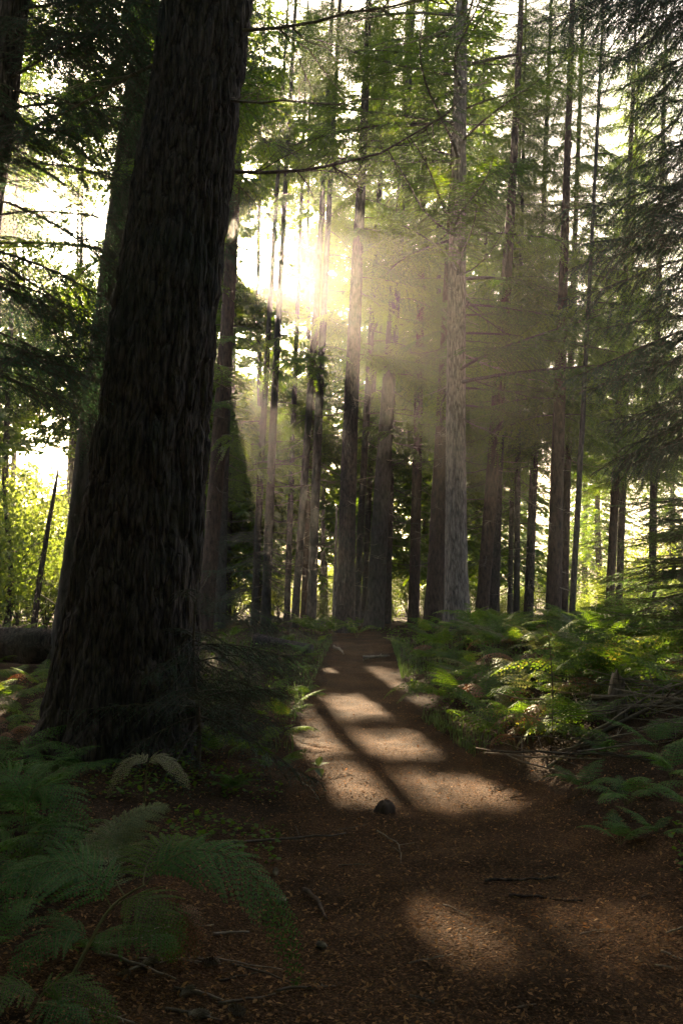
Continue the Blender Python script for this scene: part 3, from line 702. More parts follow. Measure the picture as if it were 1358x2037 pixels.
sapling('dark young hemlock drooping against the foot of the huge fir', p[0], 7.5, 1.5, (-.05, .1), 'shade', [(.15, 1.45, 30, 0, 6.28, -.35, .25, .6, 1.05)], 71)
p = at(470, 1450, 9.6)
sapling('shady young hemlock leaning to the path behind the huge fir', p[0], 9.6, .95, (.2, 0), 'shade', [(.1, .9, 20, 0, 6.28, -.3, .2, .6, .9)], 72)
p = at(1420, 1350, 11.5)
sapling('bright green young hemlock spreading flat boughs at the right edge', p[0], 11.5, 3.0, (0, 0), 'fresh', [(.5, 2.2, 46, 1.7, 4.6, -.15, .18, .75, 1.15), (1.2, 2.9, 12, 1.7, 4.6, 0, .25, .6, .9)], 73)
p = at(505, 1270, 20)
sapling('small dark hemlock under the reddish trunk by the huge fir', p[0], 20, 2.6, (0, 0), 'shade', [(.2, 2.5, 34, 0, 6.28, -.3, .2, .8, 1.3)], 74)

# ------------------------------------------------------------------ ferns
def curve(P, n):
    P = np.asarray(P, float); t = np.linspace(0, 1, len(P)); d = min(3, len(P) - 1)
    s = np.linspace(0, 1, n)
    return np.stack([np.polyval(np.polyfit(t, P[:, k], d), s) for k in range(3)], 1)
def frond_mesh(P, wid, npair, npin, mat='fern', start=.12, seed=0, up=(0, 0, 1), droop=.35, stem_r=.004):
    g = np.random.default_rng(seed); mb = MB()
    P = np.asarray(P, float); n = len(P); s = np.linspace(0, 1, n); T = unit(np.gradient(P, axis=0))
    Ltot = np.linalg.norm(np.diff(P, axis=0), axis=1).sum()
    mb.tube(P, stem_r * (1 - .8 * s), 4, 0)
    for t in np.linspace(start, .985, npair):
        p = np.array([np.interp(t, s, P[:, c]) for c in range(3)]); tg = unit([np.interp(t, s, T[:, c]) for c in range(3)])
        q = (t - start) / (1 - start)
        ln = wid * (min(1, .62 + 2.2 * q) * (1 - q) ** .85 + .04) * g.uniform(.88, 1.1)
        for sd in (-1, 1):
            side = unit(np.cross(tg, up)) * sd; nrm = unit(np.cross(side, tg)) * sd
            a = math.radians(g.uniform(58, 70)); dr = unit(tg * math.cos(a) + side * math.sin(a) + nrm * g.uniform(-.12, .12))
            k = max(3, int(npin * (ln / wid) ** .7)); w = np.linspace(.04, 1, k)
            Q = p + dr * (ln * w)[:, None] + tg * (ln * .10 * w ** 2)[:, None]
            Q[:, 2] -= droop * ln * w ** 2
            qt = unit(np.gradient(Q, axis=0)); sv = unit(np.cross(qt, nrm))
            mb.quads(Q[:-1] + sv[:-1] * .0012, Q[1:] + sv[1:] * .0008, Q[1:] - sv[1:] * .0008, Q[:-1] - sv[:-1] * .0012, 0)
            pl = (Ltot / npair * .62 * (1 - w) ** .55 + .004)[:, None] * g.uniform(.85, 1.1, (k, 1)); pw = ln / k * .52
            for s2 in (-1, 1):
                d2 = unit(sv * s2 + qt * .45 + nrm * g.uniform(-.25, .12, (k, 1)) + np.array([0, 0, -.15]))
                mid = Q + d2 * pl * .5; wv = qt * pw
                mb.quads(Q - wv * .3, mid - wv + nrm * .0015, Q + d2 * pl, mid + wv + nrm * .0015, 1)
    return mb.mesh('frond', [M['fern_stem'], M[mat]], smooth=False)
def arch(L, a0, a1, n=16):
    """a frond rising at angle a0 and bending over to a1 (radians), along +x"""
    a = np.linspace(a0, a1, n); st = L / (n - 1)
    x = np.concatenate([[0], np.cumsum(np.cos(a[:-1]) * st)]); z = np.concatenate([[0], np.cumsum(np.sin(a[:-1]) * st)])
    return np.stack([x, .04 * L * np.sin(np.linspace(0, 3, n)), z], 1)
FR_MID = [frond_mesh(arch(R.uniform(.75, 1.1), R.uniform(.8, 1.4), R.uniform(-.9, .3)), R.uniform(.22, .34), R.randint(13, 17), 9, 'fern', R.uniform(.22, .38), 900 + k, droop=R.uniform(.2, .6)) for k in range(8)]
FR_DEEP = [frond_mesh(arch(.8, R.uniform(.9, 1.3), R.uniform(-.6, 0)), .24, 15, 9, 'fern_deep', .25, 920 + k) for k in range(3)]
FR_FAR = [frond_mesh(arch(1.0, R.uniform(1.0, 1.35), R.uniform(-.5, .1)), .32, 10, 5, 'fern', .3, 940 + k, stem_r=.006) for k in range(4)]
FR_BROWN = [frond_mesh(arch(.8, 1.2, -1.0), .2, 12, 8, 'fern_brown', .3, 960 + k, droop=.8) for k in range(2)]
FR_YEL = [frond_mesh(arch(.9, 1.2, -.4), .26, 14, 9, 'fern_yellow', .3, 970 + k) for k in range(2)]
def fern(x, y, protos, n, s_, label, group, name='fern', extra=None):
    r = tag(link(name, None, loc=(x, y, gh(x, y) - .01)), label, 'fern', group)
    a0 = R.uniform(0, 6.28)
    for k in range(n):
        pr = R.choice(protos) if not extra or R.random() > .24 else R.choice(extra)
        link('frond', pr, r, rot=(R.uniform(-.15, .15), R.uniform(-.2, .25), a0 + 6.28 * k / n + R.uniform(-.4, .4)), scale=s_ * R.uniform(.75, 1.15))
    return r
def on_path(x, y, m=0.0): return abs(x - float(path_x(y))) < float(path_w(y)) + m
# bank on the right of the path
c = 0
while c < 112:
    y = R.uniform(8.2, 20); x = float(path_x(y)) + float(path_w(y)) + R.uniform(.25, 5.2) * (y / 20 + .25)
    px, py = pix(np.array([x, y, .8]))
    if px > 1480: continue
    if y < 9.2 and 2.0 < x < 3.6 and R.random() < .75: continue
    lab = ('low' if y < 11 else 'midway' if y < 14.5 else 'high') + ' on the bank, green bracken ' + ('close to the path edge' if px < 960 else 'below the pale fir' if px < 1060 else 'under the tall red trunk' if px < 1190 else 'at the right edge')
    fern(x, y, FR_MID, R.randint(5, 8), R.uniform(.7, 1.1) * (1.25 if px > 1150 else 1), lab, 'ferns on the bank', extra=FR_YEL + FR_BROWN); c += 1
for k in range(46):   # beyond the crest
    y = R.uniform(20, 34); px = R.uniform(380, 1400); x = (px - W0 / 2) / F * y
    if on_path(x, y, .3) and y < 23: continue
    fern(x, y, FR_FAR, R.randint(4, 6), R.uniform(.55, .95), 'small bracken beyond the crest ' + ('left of the path' if px < 690 else 'around the pale fir' if px < 980 else 'under the trunks on the right'), 'ferns beyond the crest')
for (px, d, s_) in [(20, 8.6, .9), (70, 9.6, .9), (-20, 10.5, 1), (95, 11.5, .9), (40, 12.5, 1), (-10, 14, 1), (60, 15, 1), (100, 9.0, .7), (10, 17, 1.1), (80, 18, 1.1), (-40, 12, 1), (30, 10.6, .9)]:
    fern((px - W0 / 2) / F * d, d, FR_MID + FR_DEEP, 6, s_ * .8, 'bracken in the bed left of the huge fir', 'ferns left of the huge fir', extra=FR_BROWN)
for (px, d, s_, n) in [(1150, 6.9, .55, 5), (1230, 6.4, .6, 6), (1320, 6.6, .6, 6), (1290, 7.4, .6, 5), (1190, 7.6, .5, 5), (1215, 5.75, .42, 5), (1350, 5.9, .45, 5), (1290, 5.7, .35, 4)]:
    fern((px - W0 / 2) / F * d, d, FR_DEEP, n, s_, 'dark shaded fern below the brush pile on the right bank', 'ferns below the brush pile')
for (px, d, s_) in [(30, 7.4, .8), (120, 6.8, .6), (70, 6.0, .7), (-20, 6.4, .8), (170, 7.0, .5), (10, 5.6, .6)]:
    fern((px - W0 / 2) / F * d, d, FR_DEEP, 6, s_, 'dark fern at the left foot of the huge fir', 'ferns left of the huge fir')
for (px, d, s_) in [(440, 8.2, .6), (500, 8.6, .6), (540, 8.0, .45), (470, 7.0, .4), (560, 10.5, .6), (560, 9.5, .5), (610, 12.5, .5), (570, 14, .6), (520, 12, .6), (600, 17, .6), (560, 19, .7), (630, 19.5, .5)]:
    fern((px - W0 / 2) / F * d, d, FR_DEEP + FR_MID, 5, s_, 'low fern at the shaded left edge of the path', 'ferns along the left of the path')
# foreground bracken, frond by frond
def custom_fern(label, stem, fronds, name='bracken'):
    b = at(*stem[0]); b[2] = gh(b[0], b[1]) - .02
    r = tag(link(name, None, loc=tuple(b)), label, 'fern')
    pts = [b] + [at(*q) for q in stem[1:]]
    mb = MB(); P = curve(np.array(pts) - b, 14); mb.tube(P, np.linspace(.008, .0035, 14), 6); link('stem', mb.mesh('stem', [M['fern_stem']]), r)
    for k, (mat, wid, npair, npin, ctrl) in enumerate(fronds):
        P = curve(np.array([at(*q) for q in ctrl]) - b, 18)
        link('frond', frond_mesh(P, wid, npair, npin, mat, .08, 50 + k, up=(0, -.28, .96), droop=.3, stem_r=.003), r)
    return r
custom_fern('big dark green bracken arching over the lower left foreground', [(122, 2010, 3.45), (184, 1866, 3.55), (222, 1805, 3.62), (290, 1760, 3.7)], [
    ('fern_deep', .25, 24, 16, [(222, 1805, 3.62), (150, 1722, 3.62), (50, 1735, 3.55), (-70, 1900, 3.4)]),
    ('fern_deep', .27, 25, 16, [(290, 1760, 3.7), (400, 1690, 3.75), (520, 1760, 3.75), (590, 1960, 3.7)]),
    ('fern', .21, 26, 16, [(285, 1763, 3.7), (310, 1690, 3.85), (370, 1670, 3.95), (450, 1720, 4.0)]),
    ('fern_yellow', .18, 26, 15, [(250, 1785, 3.65), (215, 1690, 3.9), (250, 1630, 4.0), (335, 1600, 4.1)]),
    ('fern', .18, 22, 14, [(235, 1800, 3.62), (290, 1790, 3.55), (330, 1840, 3.5), (340, 1910, 3.45)]),
    ('fern_deep', .14, 16, 12, [(190, 1858, 3.56), (250, 1850, 3.5), (310, 1860, 3.46), (350, 1890, 3.44)]),
    ('fern_deep', .15, 16, 12, [(180, 1870, 3.55), (120, 1850, 3.5), (60, 1890, 3.4), (10, 1960, 3.35)])])
for (px, d, s_, n) in [(150, 4.5, .45, 6), (60, 4.2, .5, 6), (-30, 4.4, .6, 6), (240, 4.9, .4, 6), (20, 3.7, .4, 5), (180, 3.75, .3, 5), (120, 5.3, .5, 6), (-10, 5.2, .6, 6)]:
    fern((px - W0 / 2) / F * d, d, FR_DEEP, n, s_, 'dark fern filling in around the big foreground bracken', 'ferns around the foreground bracken')
custom_fern('low bracken sprig at the bottom left corner', [(60, 2080, 3.2), (70, 2010, 3.22), (80, 1985, 3.25)], [
    ('fern', .13, 16, 12, [(80, 1985, 3.25), (30, 1960, 3.2), (-20, 1975, 3.15), (-50, 2010, 3.1)]),
    ('fern', .13, 16, 12, [(80, 1985, 3.25), (130, 1955, 3.25), (190, 1985, 3.2), (230, 2050, 3.15)]),
    ('fern_deep', .10, 14, 10, [(75, 1995, 3.23), (110, 2000, 3.15), (150, 2020, 3.1), (170, 2060, 3.08)])])
custom_fern('dark bracken clump at the left edge behind the big bracken', [(30, 1800, 5.0), (40, 1700, 5.0), (50, 1620, 5.0)], [
    ('fern_deep', .28, 26, 15, [(50, 1620, 5.0), (20, 1545, 5.05), (-40, 1545, 5), (-90, 1620, 4.95)]),
    ('fern_deep', .28, 26, 15, [(48, 1640, 5.0), (80, 1565, 5.05), (130, 1585, 5), (165, 1690, 4.95)]),
    ('fern_deep', .27, 26, 15, [(42, 1690, 5.0), (90, 1640, 4.9), (140, 1690, 4.8), (160, 1770, 4.75)]),
    ('fern_deep', .27, 26, 15, [(40, 1700, 5.0), (0, 1650, 4.9), (-40, 1690, 4.8), (-60, 1770, 4.75)]),
    ('fern', .2, 18, 12, [(38, 1720, 5.0), (50, 1660, 4.8), (60, 1690, 4.7), (70, 1780, 4.6)])])
custom_fern('withered pale fern frond arching below the huge fir', [(286, 1660, 5.9), (288, 1590, 5.9), (293, 1522, 5.9)], [
    ('fern_pale', .12, 18, 11, [(293, 1522, 5.9), (268, 1508, 5.9), (238, 1535, 5.85), (216, 1585, 5.8)]),
    ('fern_pale', .12, 18, 11, [(293, 1522, 5.9), (320, 1505, 5.9), (352, 1528, 5.9), (376, 1568, 5.85)])])
custom_fern('yellowing fern sprig behind the big bracken', [(240, 1760, 4.75), (245, 1690, 4.8)], [
    ('fern_yellow', .16, 20, 12, [(245, 1690, 4.8), (270, 1640, 4.85), (305, 1605, 4.9), (335, 1612, 4.9)]),
    ('fern_pale', .12, 16, 10, [(245, 1690, 4.8), (220, 1650, 4.8), (190, 1660, 4.75), (165, 1705, 4.7)])])
custom_fern('rusty brown dead fern hanging between the foreground fronds', [(345, 1905, 3.9), (350, 1850, 3.9), (352, 1815, 3.9)], [
    ('fern_brown', .09, 16, 9, [(352, 1815, 3.9), (365, 1830, 3.85), (355, 1900, 3.8), (335, 1985, 3.72)]),
    ('fern_brown', .08, 14, 9, [(352, 1815, 3.9), (375, 1815, 3.9), (390, 1860, 3.85), (385, 1910, 3.8)])])

# ------------------------------------------------------------------ forest floor
def floor_z(x, y):
    return ground_h(x, y) + rough(x, y) * np.exp(-np.maximum(0, y - 12) / 4) + np.where(np.abs(x - path_x(y)) < path_v(y), .012, 0)
def scatter(n, y0, y1, xl, xr):
    """denser toward the camera"""
    y = y0 * (y1 / y0) ** rng.random(n); half = 1.12 * y * W0 / 2 / F + .3
    x = (rng.random(n) * 2 - 1) * half
    k = (x > xl) & (x < xr); return x[k], y[k]
def litter(n, y0, y1, lmin, lmax, asp, lift, name_mat, curl=.3, seed=0):
    x, y = scatter(n, y0, y1, -6, 8); m = len(x)
    z = floor_z(x, y)
    b = np.stack([x, y, z], 1) + np.array([0, 0, .003]) + np.array([0, 0, 1.0]) * rng.random((m, 1)) * lift
    az = rng.random(m) * 6.283; d = np.stack([np.cos(az), np.sin(az), rng.normal(0, curl, m)], 1)
    sd = np.stack([-np.sin(az), np.cos(az), rng.normal(0, curl, m)], 1)
    l = (lmin + (lmax - lmin) * rng.random((m, 1)) ** 2.6); w = l * asp * rng.uniform(.6, 1.4, (m, 1))
    b[:, 2] += np.abs(d[:, 2]) * l[:, 0] * .5 + np.abs(sd[:, 2]) * w[:, 0] * .5
    return b - d * l * .5, b + sd * w * .5 + [0, 0, .002], b + d * l * .5, b - sd * w * .5 + [0, 0, .002]
mb = MB(); mb.quads(*litter(52000, 3.0, 13, .007, .034, .45, .012, 'litter'))
tag(link('leaf_litter', mb.mesh('leaf_litter', [M['litter']], smooth=False)), 'dry tan leaf scraps strewn over path and floor', kind='stuff')
mb = MB(); mb.quads(*litter(80000, 3.0, 15, .02, .07, .05, .012, 'litter', .15))
M['needle_litter'] = leaf_mat('needle_litter', (.04, .026, .016), (.16, .102, .058), trans=.25, tcol=1.1, gloss=.008, yellow=(.36, .23, .12))
tag(link('needle_litter', mb.mesh('needle_litter', [M['needle_litter']], smooth=False)), 'fallen brown conifer needles covering path and floor', kind='stuff')
# grass at the right edge of the path
def blades(n, xf, hmin, hmax):
    mb = MB(); y = rng.uniform(8.8, 21, n); x = xf(y, rng.random(n))
    kp = vnoise(x * 2.7, y * 2.1, 0, 66) > .42; x, y = x[kp], y[kp]; n = len(x)
    z = floor_z(x, y); b = np.stack([x, y, z - .01], 1); az = rng.random(n) * 6.28
    h = hmin + (hmax - hmin) * rng.random(n) ** 1.5; ln = rng.uniform(.1, .7, n) * h
    d = np.stack([np.cos(az), np.sin(az), 0 * az], 1); wv = np.stack([-np.sin(az), np.cos(az), 0 * az], 1) * .004
    up = np.array([0, 0, 1.0]); m1 = b + up * (h * .6)[:, None] + d * (ln * .3)[:, None]; tp = b + up * (h * .9)[:, None] + d * ln[:, None]
    mb.quads(b - wv, b + wv, m1 + wv * .8, m1 - wv * .8); mb.quads(m1 - wv * .8, m1 + wv * .8, tp + wv * .1, tp - wv * .1)
    return mb
mb = blades(5200, lambda y, u: path_x(y) + path_w(y) * .9 + u ** 1.6 * 1.8, .05, .24)
tag(link('grass', mb.mesh('grass', [M['grass']], smooth=False)), 'tufts of green grass fringing the right edge of the path', kind='stuff')
mb = blades(2600, lambda y, u: path_x(y) - path_w(y) * .95 - u ** 1.6 * 2.2, .06, .25)
tag(link('grass', mb.mesh('grass', [M['grass']], smooth=False)), 'sparse green grass fringing the left edge of the path', kind='stuff')
# low leafy ground cover
n = 22000; y = 5 * (30 / 5) ** rng.random(n); u = rng.random(n); sg = np.where(rng.random(n) < .6, 1, -1)
x = path_x(y) + sg * (path_w(y) * .98 + u * 3.6 * (y / 12)); z = floor_z(x, y)
k = vnoise(x * 1.4, y * 1.4, 0, 55) + .25 * (y > 9) > .55; x, y, z = x[k], y[k], z[k]; n = len(x)
b = np.stack([x, y, z + .01 + .10 * rng.random(n) ** 2], 1); d = unit(np.stack([rng.normal(0, 1, n), rng.normal(0, 1, n), rng.normal(.1, .35, n)], 1))
wv = unit(np.cross(d, np.stack([rng.normal(0, .3, n), rng.normal(0, .3, n), np.ones(n)], 1))); l = rng.uniform(.015, .042, (n, 1)) * (1 + y[:, None] / 25)
mb = MB(); mb.quads(b, b + d * l * .5 + wv * l * .4, b + d * l, b + d * l * .5 - wv * l * .4)
tag(link('ground_cover', mb.mesh('ground_cover', [M['fern']], smooth=False)), 'low green ground cover beside the path', kind='stuff')

# ------------------------------------------------------------------ sticks, stump, cones, log, brush pile
def stick_mesh(L, r, seed, mat='deadwood', twigs=1, bend=.06):
    g = np.random.default_rng(seed); mb = MB(); s = np.linspace(0, 1, 9)
    P = np.stack([L * (s - .5), L * bend * np.sin(s * 3.1 + g.uniform(0, 2)) + g.normal(0, .008, 9) * L, g.normal(0, .006, 9) * L + r], 1)
    mb.tube(P, r * (1 - .55 * s) * g.uniform(.85, 1.15, 9), 6)
    for k in range(twigs):
        i = g.integers(2, 8); d = unit([g.uniform(.2, .8), g.choice([-1, 1]) * g.uniform(.4, .9), g.uniform(0, .5)]); w = np.linspace(0, 1, 4)
        mb.tube(P[i] + d * (L * g.uniform(.08, .25) * w)[:, None], r * .45 * (1 - .6 * w), 4)
    return mb.mesh('stick', [M[mat]])
def stick(label, px0, py0, px1, py1, r, seed, mat='deadwood', group=None, twigs=1, lift=0., name='stick', bend=.06):
    def gnd(px, py):
        rr = ray(px, py); d = 5.0
        for _ in range(25):
            q = np.array([0, 0, CAMZ]) + rr * (d / rr[1]); zz_ = gh(q[0], q[1]); d = np.clip((CAMZ - zz_) / max(-rr[2] / rr[1], .02), 2, 40)
        q = np.array([0, 0, CAMZ]) + rr * (d / rr[1]); q[2] = float(floor_z(np.array([q[0]]), np.array([q[1]]))[0]); return q
    a, b = gnd(px0, py0), gnd(px1, py1); b[2] += lift; v = b - a; L = np.linalg.norm(v); mid = (a + b) / 2
    return tag(link(name, stick_mesh(L, r, seed, mat, twigs, bend), None, tuple(mid + [0, 0, .004]), (0, -math.asin(v[2] / L), math.atan2(v[1], v[0]))), label, 'stick', group)
stick('reddish brown curved stick on the litter right of the big bracken', 588, 1780, 665, 1838, .012, 1, 'bark_red', None, 0, bend=.1)
stick('pale thin bent twig lying in the middle of the shaded path', 740, 1662, 808, 1722, .005, 2, 'deadwood', None, 2, bend=.12)
stick('long dark stick lying across the floor left of the path', 440, 1690, 690, 1668, .009, 3, 'twig', None, 3)
stick('short dark branch crossing the path below its centre', 965, 1762, 1110, 1752, .009, 4, 'bark_dark', None, 1)
stick('second short dark branch crossing the path lower down', 1010, 1792, 1160, 1800, .008, 5, 'bark_dark', None, 1)
stick('stick lying across the foot of the crest left of the path', 655, 1292, 690, 1306, .03, 6, 'deadwood', None, 0)
stick('knotty root crossing the right edge of the path near the crest', 722, 1316, 775, 1312, .05, 7, 'deadwood', None, 3)
stick('thin forked twig left of the small stump', 598, 1562, 640, 1600, .005, 8, 'deadwood', None, 2)
for k in range(16):
    x = R.uniform(60, 560); y = R.uniform(1860, 2030); a = R.uniform(-.6, .6); l = R.uniform(60, 190)
    stick('thin dead stick on the floor under the foreground ferns', x, y, x + l * math.cos(a), y + l * math.sin(a) * .5, R.uniform(.004, .009), 20 + k, R.choice(['twig', 'deadwood']), 'sticks under the foreground ferns', R.randint(0, 3))
for k in range(12):
    x = R.uniform(640, 1330); y = R.uniform(1640, 2020); a = R.uniform(-1, 1); l = R.uniform(30, 100)
    stick('small twig scattered on the shaded path', x, y, x + l * math.cos(a), y + l * math.sin(a) * .5, R.uniform(.003, .006), 50 + k, R.choice(['twig', 'deadwood']), 'twigs scattered on the path', R.randint(0, 2))
# small stump
mb = MB(); p = at(765, 1603, 6.75); p[2] = gh(p[0], p[1])
th = np.arange(22) * 2 * math.pi / 22; rings = []
for k, (h, rr) in enumerate([(-.06, .12), (0, .10), (.03, .088), (.065, .076), (.09, .06), (.105, .038), (.11, .012)]):
    rr_ = rr * .9 * (1 + .5 * (fbm(np.cos(th) * 2, np.sin(th) * 2, h * 9, 3, 12) - .5) * 2)
    rings.append(np.stack([rr_ * np.cos(th), rr_ * np.sin(th), h + .03 * (fbm(np.cos(th) * 3, np.sin(th) * 3, h * 5, 2, 14) - .5) * (k > 2)], 1))
V = np.concatenate(rings); q = [[i * 22 + j, i * 22 + (j + 1) % 22, (i + 1) * 22 + (j + 1) % 22, (i + 1) * 22 + j] for i in range(6) for j in range(22)]
mb.add(V, q); mb.f.append([6 * 22 + j for j in range(22)]); mb.m.append(0)
tag(link('stump', mb.mesh('stump', [M['bark_red']]), None, tuple(p - np.array([0, 0, .02]))), 'small dark rotten stump on the left of the path', 'stump')
# broken lit stump in the brush
p = at(1225, 1490, 8.6); p[2] = gh(p[0], p[1]); mb = MB(); z = np.linspace(-.05, .42, 9); th = np.arange(18) * 2 * math.pi / 18
Zs, Ts = np.meshgrid(z, th, indexing='ij'); rr = .085 * (1 + .25 * (fbm(np.cos(Ts) * 2.5, np.sin(Ts) * 2.5, Zs * 2, 3, 8) - .5) * 2) * (1.25 - .5 * (Zs / .42).clip(0, 1))
Zs = Zs - .16 * (Zs / .42).clip(0, 1) * (.5 + .5 * np.sin(Ts + .7) + .5 * (fbm(np.cos(Ts) * 4, np.sin(Ts) * 4, 0, 2, 18) - .5))
i, j = np.meshgrid(np.arange(8), np.arange(18), indexing='ij')
mb.add(np.stack([rr * np.cos(Ts) + .1 * Zs, rr * np.sin(Ts), Zs], -1).reshape(-1, 3), np.stack([i * 18 + j, i * 18 + (j + 1) % 18, (i + 1) * 18 + (j + 1) % 18, (i + 1) * 18 + j], -1).reshape(-1, 4))
mb.f.append([8 * 18 + t for t in range(18)]); mb.m.append(0)
tag(link('stump', mb.mesh('stump', [M['bark_pale']]), None, tuple(p)), 'pale broken stump standing up behind the brush pile', 'stump')
# brush pile on the right bank
for k in range(60):
    d = R.uniform(7.2, 9.2); x0 = R.uniform(2.0, 3.5) * (d / 8.2); L = R.uniform(.5, 1.7); az = R.uniform(-.5, .6) + (math.pi if R.random() < .5 else 0)
    z = gh(x0, d) + R.uniform(.03, .30) * min(1, (x0 - 1.6))
    tag(link('branch', stick_mesh(L, R.uniform(.003, .010) * (2 if k % 9 == 0 else 1), 200 + k, R.choice(['deadwood', 'deadwood', 'twig']), R.randint(1, 4), .05), None, (x0, d, z), (0, R.uniform(-.3, .2), az)), 'bare dead branch heaped in the brush pile on the right bank', 'branch', 'branches in the brush pile')
stick('long straight pole slanting down the right bank from the brush pile', 1100, 1535, 1330, 1420, .016, 91, 'deadwood', None, 2, lift=.25)
stick('second long pole resting on the brush pile, higher up', 1180, 1500, 1400, 1425, .022, 92, 'twig', None, 2, lift=.3)
# fallen logs
def log(label, a, b, r, seed, mat):
    a, b = np.array(a, float), np.array(b, float); L = np.linalg.norm(b - a); n = int(L / .06) + 4; s = np.linspace(0, 1, n); th = np.arange(20) * 2 * math.pi / 20
    S, Tt = np.meshgrid(s, th, indexing='ij'); rr = r * (1 + .22 * (fbm(np.cos(Tt) * 3, np.sin(Tt) * 3, S * L * 1.5, 3, seed) - .5) * 2) * (1 - .2 * S)
    i, j = np.meshgrid(np.arange(n - 1), np.arange(20), indexing='ij'); mb = MB()
    mb.add(np.stack([S * L, rr * np.cos(Tt), rr * np.sin(Tt)], -1).reshape(-1, 3), np.stack([i * 20 + j, i * 20 + (j + 1) % 20, (i + 1) * 20 + (j + 1) % 20, (i + 1) * 20 + j], -1).reshape(-1, 4))
    mb.f.append([t for t in range(20)][::-1]); mb.m.append(0); mb.f.append([(n - 1) * 20 + t for t in range(20)]); mb.m.append(0)
    v = b - a
    return tag(link('log', mb.mesh('log', [M[mat]]), None, tuple(a), (0, -math.asin(v[2] / L), math.atan2(v[1], v[0]))), label, 'log')
g0 = gh(-6, 14)
log('dark fallen log lying level behind the ferns left of the huge fir', (-7.2, 14.5, gh(-7.2, 14.5) + .35), (-3.4, 14.0, gh(-3.4, 14) + .35), .3, 3, 'bark_dark')
log('dark fallen log half sunk in the ferns below the pale fir', (2.2, 18.5, gh(2.2, 18.5) + .02), (3.6, 17.9, gh(3.6, 17.9) + .04), .24, 5, 'bark_dark')
log('dark rotten log end at the left edge of the path crest', (-1.7, 18.4, gh(-1.7, 18.4) + .05), (-.6, 18.0, gh(-.6, 18) + .02), .2, 7, 'bark_dark')
# tall withered plant standing on the bank
p = at(1095, 1530, 8.3); p[2] = gh(p[0], p[1]); r = tag(link('withered_plant', None, loc=tuple(p)), 'tall thin withered plant standing on the bank before the ferns', 'plant')
mb = MB(); z = np.linspace(0, 1.15, 10); P = np.stack([.03 * np.sin(z * 3), 0 * z, z], 1); mb.tube(P, np.linspace(.006, .003, 10), 5); link('stem', mb.mesh('stem', [M['twig']]), r)
for k in range(14):
    h = .45 + .05 * k; link('leaf', R.choice(FR_BROWN), r, (.03 * math.sin(h * 3), 0, h), (R.uniform(-.3, .3), R.uniform(.3, 1.0), R.uniform(0, 6.28)), R.uniform(.07, .14))
# cones
mb = MB(); P = [];
for k in range(70):
    t = k / 70; a = k * 2.39996; rr = .016 * math.sin(math.pi * (.08 + .88 * t)) ** .7; z = (t - .5) * .07
    o_ = np.array([math.cos(a), math.sin(a), 0]); s_ = np.array([-math.sin(a), math.cos(a), 0]); c_ = np.array([0, 0, z])
    mb.quads(c_ + o_ * rr * .3, c_ + o_ * rr * .9 + s_ * .007, c_ + o_ * (rr + .005) + [0, 0, .008], c_ + o_ * rr * .9 - s_ * .007)
    mb.quads(c_ + o_ * rr * .3 - [0, 0, .004], c_ + o_ * rr * .9 - s_ * .007, c_ + o_ * (rr + .005) + [0, 0, .008], c_ + o_ * rr * .9 + s_ * .007)
CONE = mb.mesh('cone', [M['deadwood']], smooth=False)
for k, (px, py) in enumerate([(502, 1762), (548, 1716), (560, 1760), (300, 1930), (372, 1968), (420, 1900), (640, 1850), (330, 1880), (470, 1985), (250, 1960), (530, 1800), (395, 2010)]):
    q = at(px, py, 4); rr = ray(px, py); d = 1.45 / (-rr[2] / rr[1]); x = rr[0] / rr[1] * d
    tag(link('fir_cone', CONE, None, (x, d, float(floor_z(np.array([x]), np.array([d]))[0]) + .016), (math.pi / 2 + R.uniform(-.2, .2), 0, R.uniform(0, 6.28)), R.uniform(.8, 1.2)), 'fallen brown conifer cone on the floor left of the path', 'cone', 'cones on the forest floor')
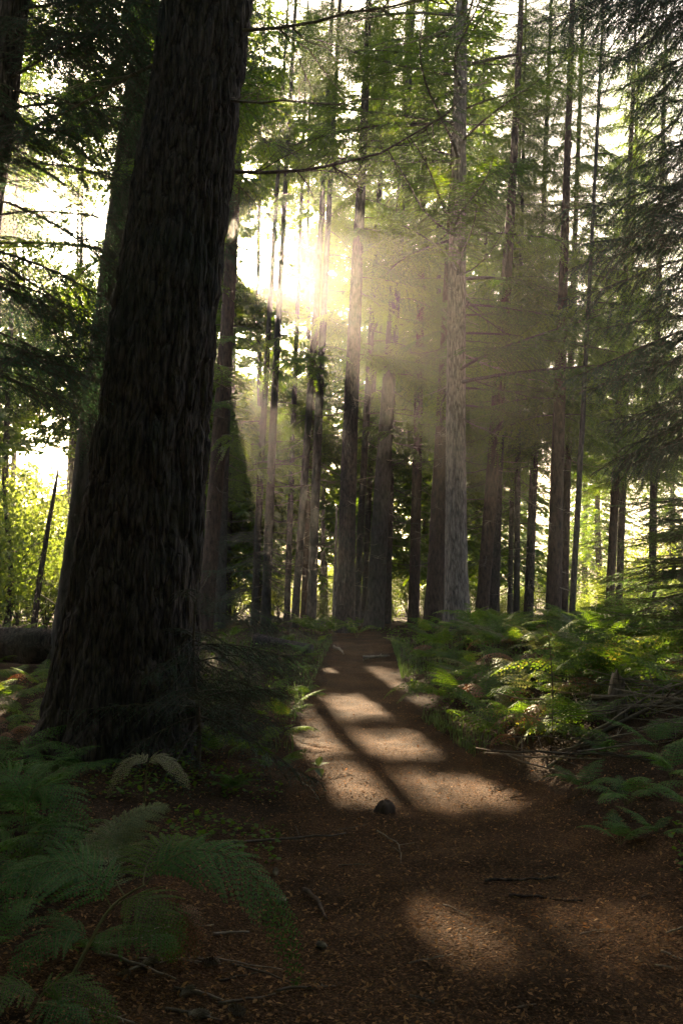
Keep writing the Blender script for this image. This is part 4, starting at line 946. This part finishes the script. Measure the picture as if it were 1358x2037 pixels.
# little leafy plant catching the sun at the path's left edge
p = at(632, 1535, 7.9); p[2] = gh(p[0], p[1]); r = tag(link('seedling', None, loc=tuple(p)), 'small broad leaved seedling glowing in sun at the path edge', 'plant')
mb = MB(); mb.tube([[0, 0, 0], [.01, 0, .05], [0, .01, .1]], [.004, .003, .002], 5); link('stem', mb.mesh('stem', [M['fern_stem']]), r)
def broad(L, w):
    s = np.linspace(0, 1, 7); mb = MB(); wd = w * np.sin(math.pi * s ** .8) ; z = -.25 * L * s ** 2
    c = np.stack([L * s, 0 * s, z], 1); e = np.stack([L * s, wd, z + .25 * wd], 1); f = np.stack([L * s, -wd, z + .25 * wd], 1)
    mb.quads(c[:-1], c[1:], e[1:], e[:-1]); mb.quads(c[:-1], f[:-1], f[1:], c[1:]); return mb.mesh('leaf', [M['broadleaf']])
LF = broad(.11, .036)
for k, (az, pt, zz_) in enumerate([(0.3, -.5, .09), (2.2, -.3, .1), (3.6, -.1, .07), (5.0, .2, .08), (1.2, -.9, .1)]):
    link('leaf', LF, r, (0, 0, zz_), (0, pt, az), R.uniform(.8, 1.2))

# ------------------------------------------------------------------ haze
mb = MB()
lo, hi = np.array([-300, -210, -2.6]), np.array([300, 300, 42.0])
cs = np.array([[x, y, z] for z in (lo[2], hi[2]) for y in (lo[1], hi[1]) for x in (lo[0], hi[0])])
mb.add(cs, [[0, 2, 3, 1], [4, 5, 7, 6], [0, 1, 5, 4], [2, 6, 7, 3], [0, 4, 6, 2], [1, 3, 7, 5]])
m, nt, out = newmat('haze')
pv = nd(nt, 'ShaderNodeVolumePrincipled'); pv.inputs['Color'].default_value = (1.0, .96, .9, 1)
pv.inputs['Density'].default_value = HAZE_DENSITY; pv.inputs['Anisotropy'].default_value = HAZE_G
nt.links.new(pv.outputs[0], out.inputs['Volume'])
tag(link('haze', mb.mesh('haze', [m], smooth=False)), kind='stuff')

# ------------------------------------------------------------------ single out look-alikes by their order across the view
ORD = 'first second third fourth fifth sixth seventh eighth ninth tenth eleventh twelfth thirteenth fourteenth fifteenth sixteenth seventeenth eighteenth nineteenth twentieth twenty-first twenty-second twenty-third'.split()
same = {}
for o in bpy.data.objects:
    if o.parent is None and 'label' in o and 'group' in o: same.setdefault((o['group'], o['label']), []).append(o)
for (gname, lb), obs in same.items():
    if len(obs) < 2 or len(obs) > 24 or 'viewer' in lb: continue
    obs.sort(key=lambda o: float(pix(np.array(o.location))[0]))
    for i, o in enumerate(obs):
        w = 'leftmost of them' if i == 0 else 'rightmost of them' if i == len(obs) - 1 else ORD[i] + ' from the left'
        o['label'] = lb + ', ' + w
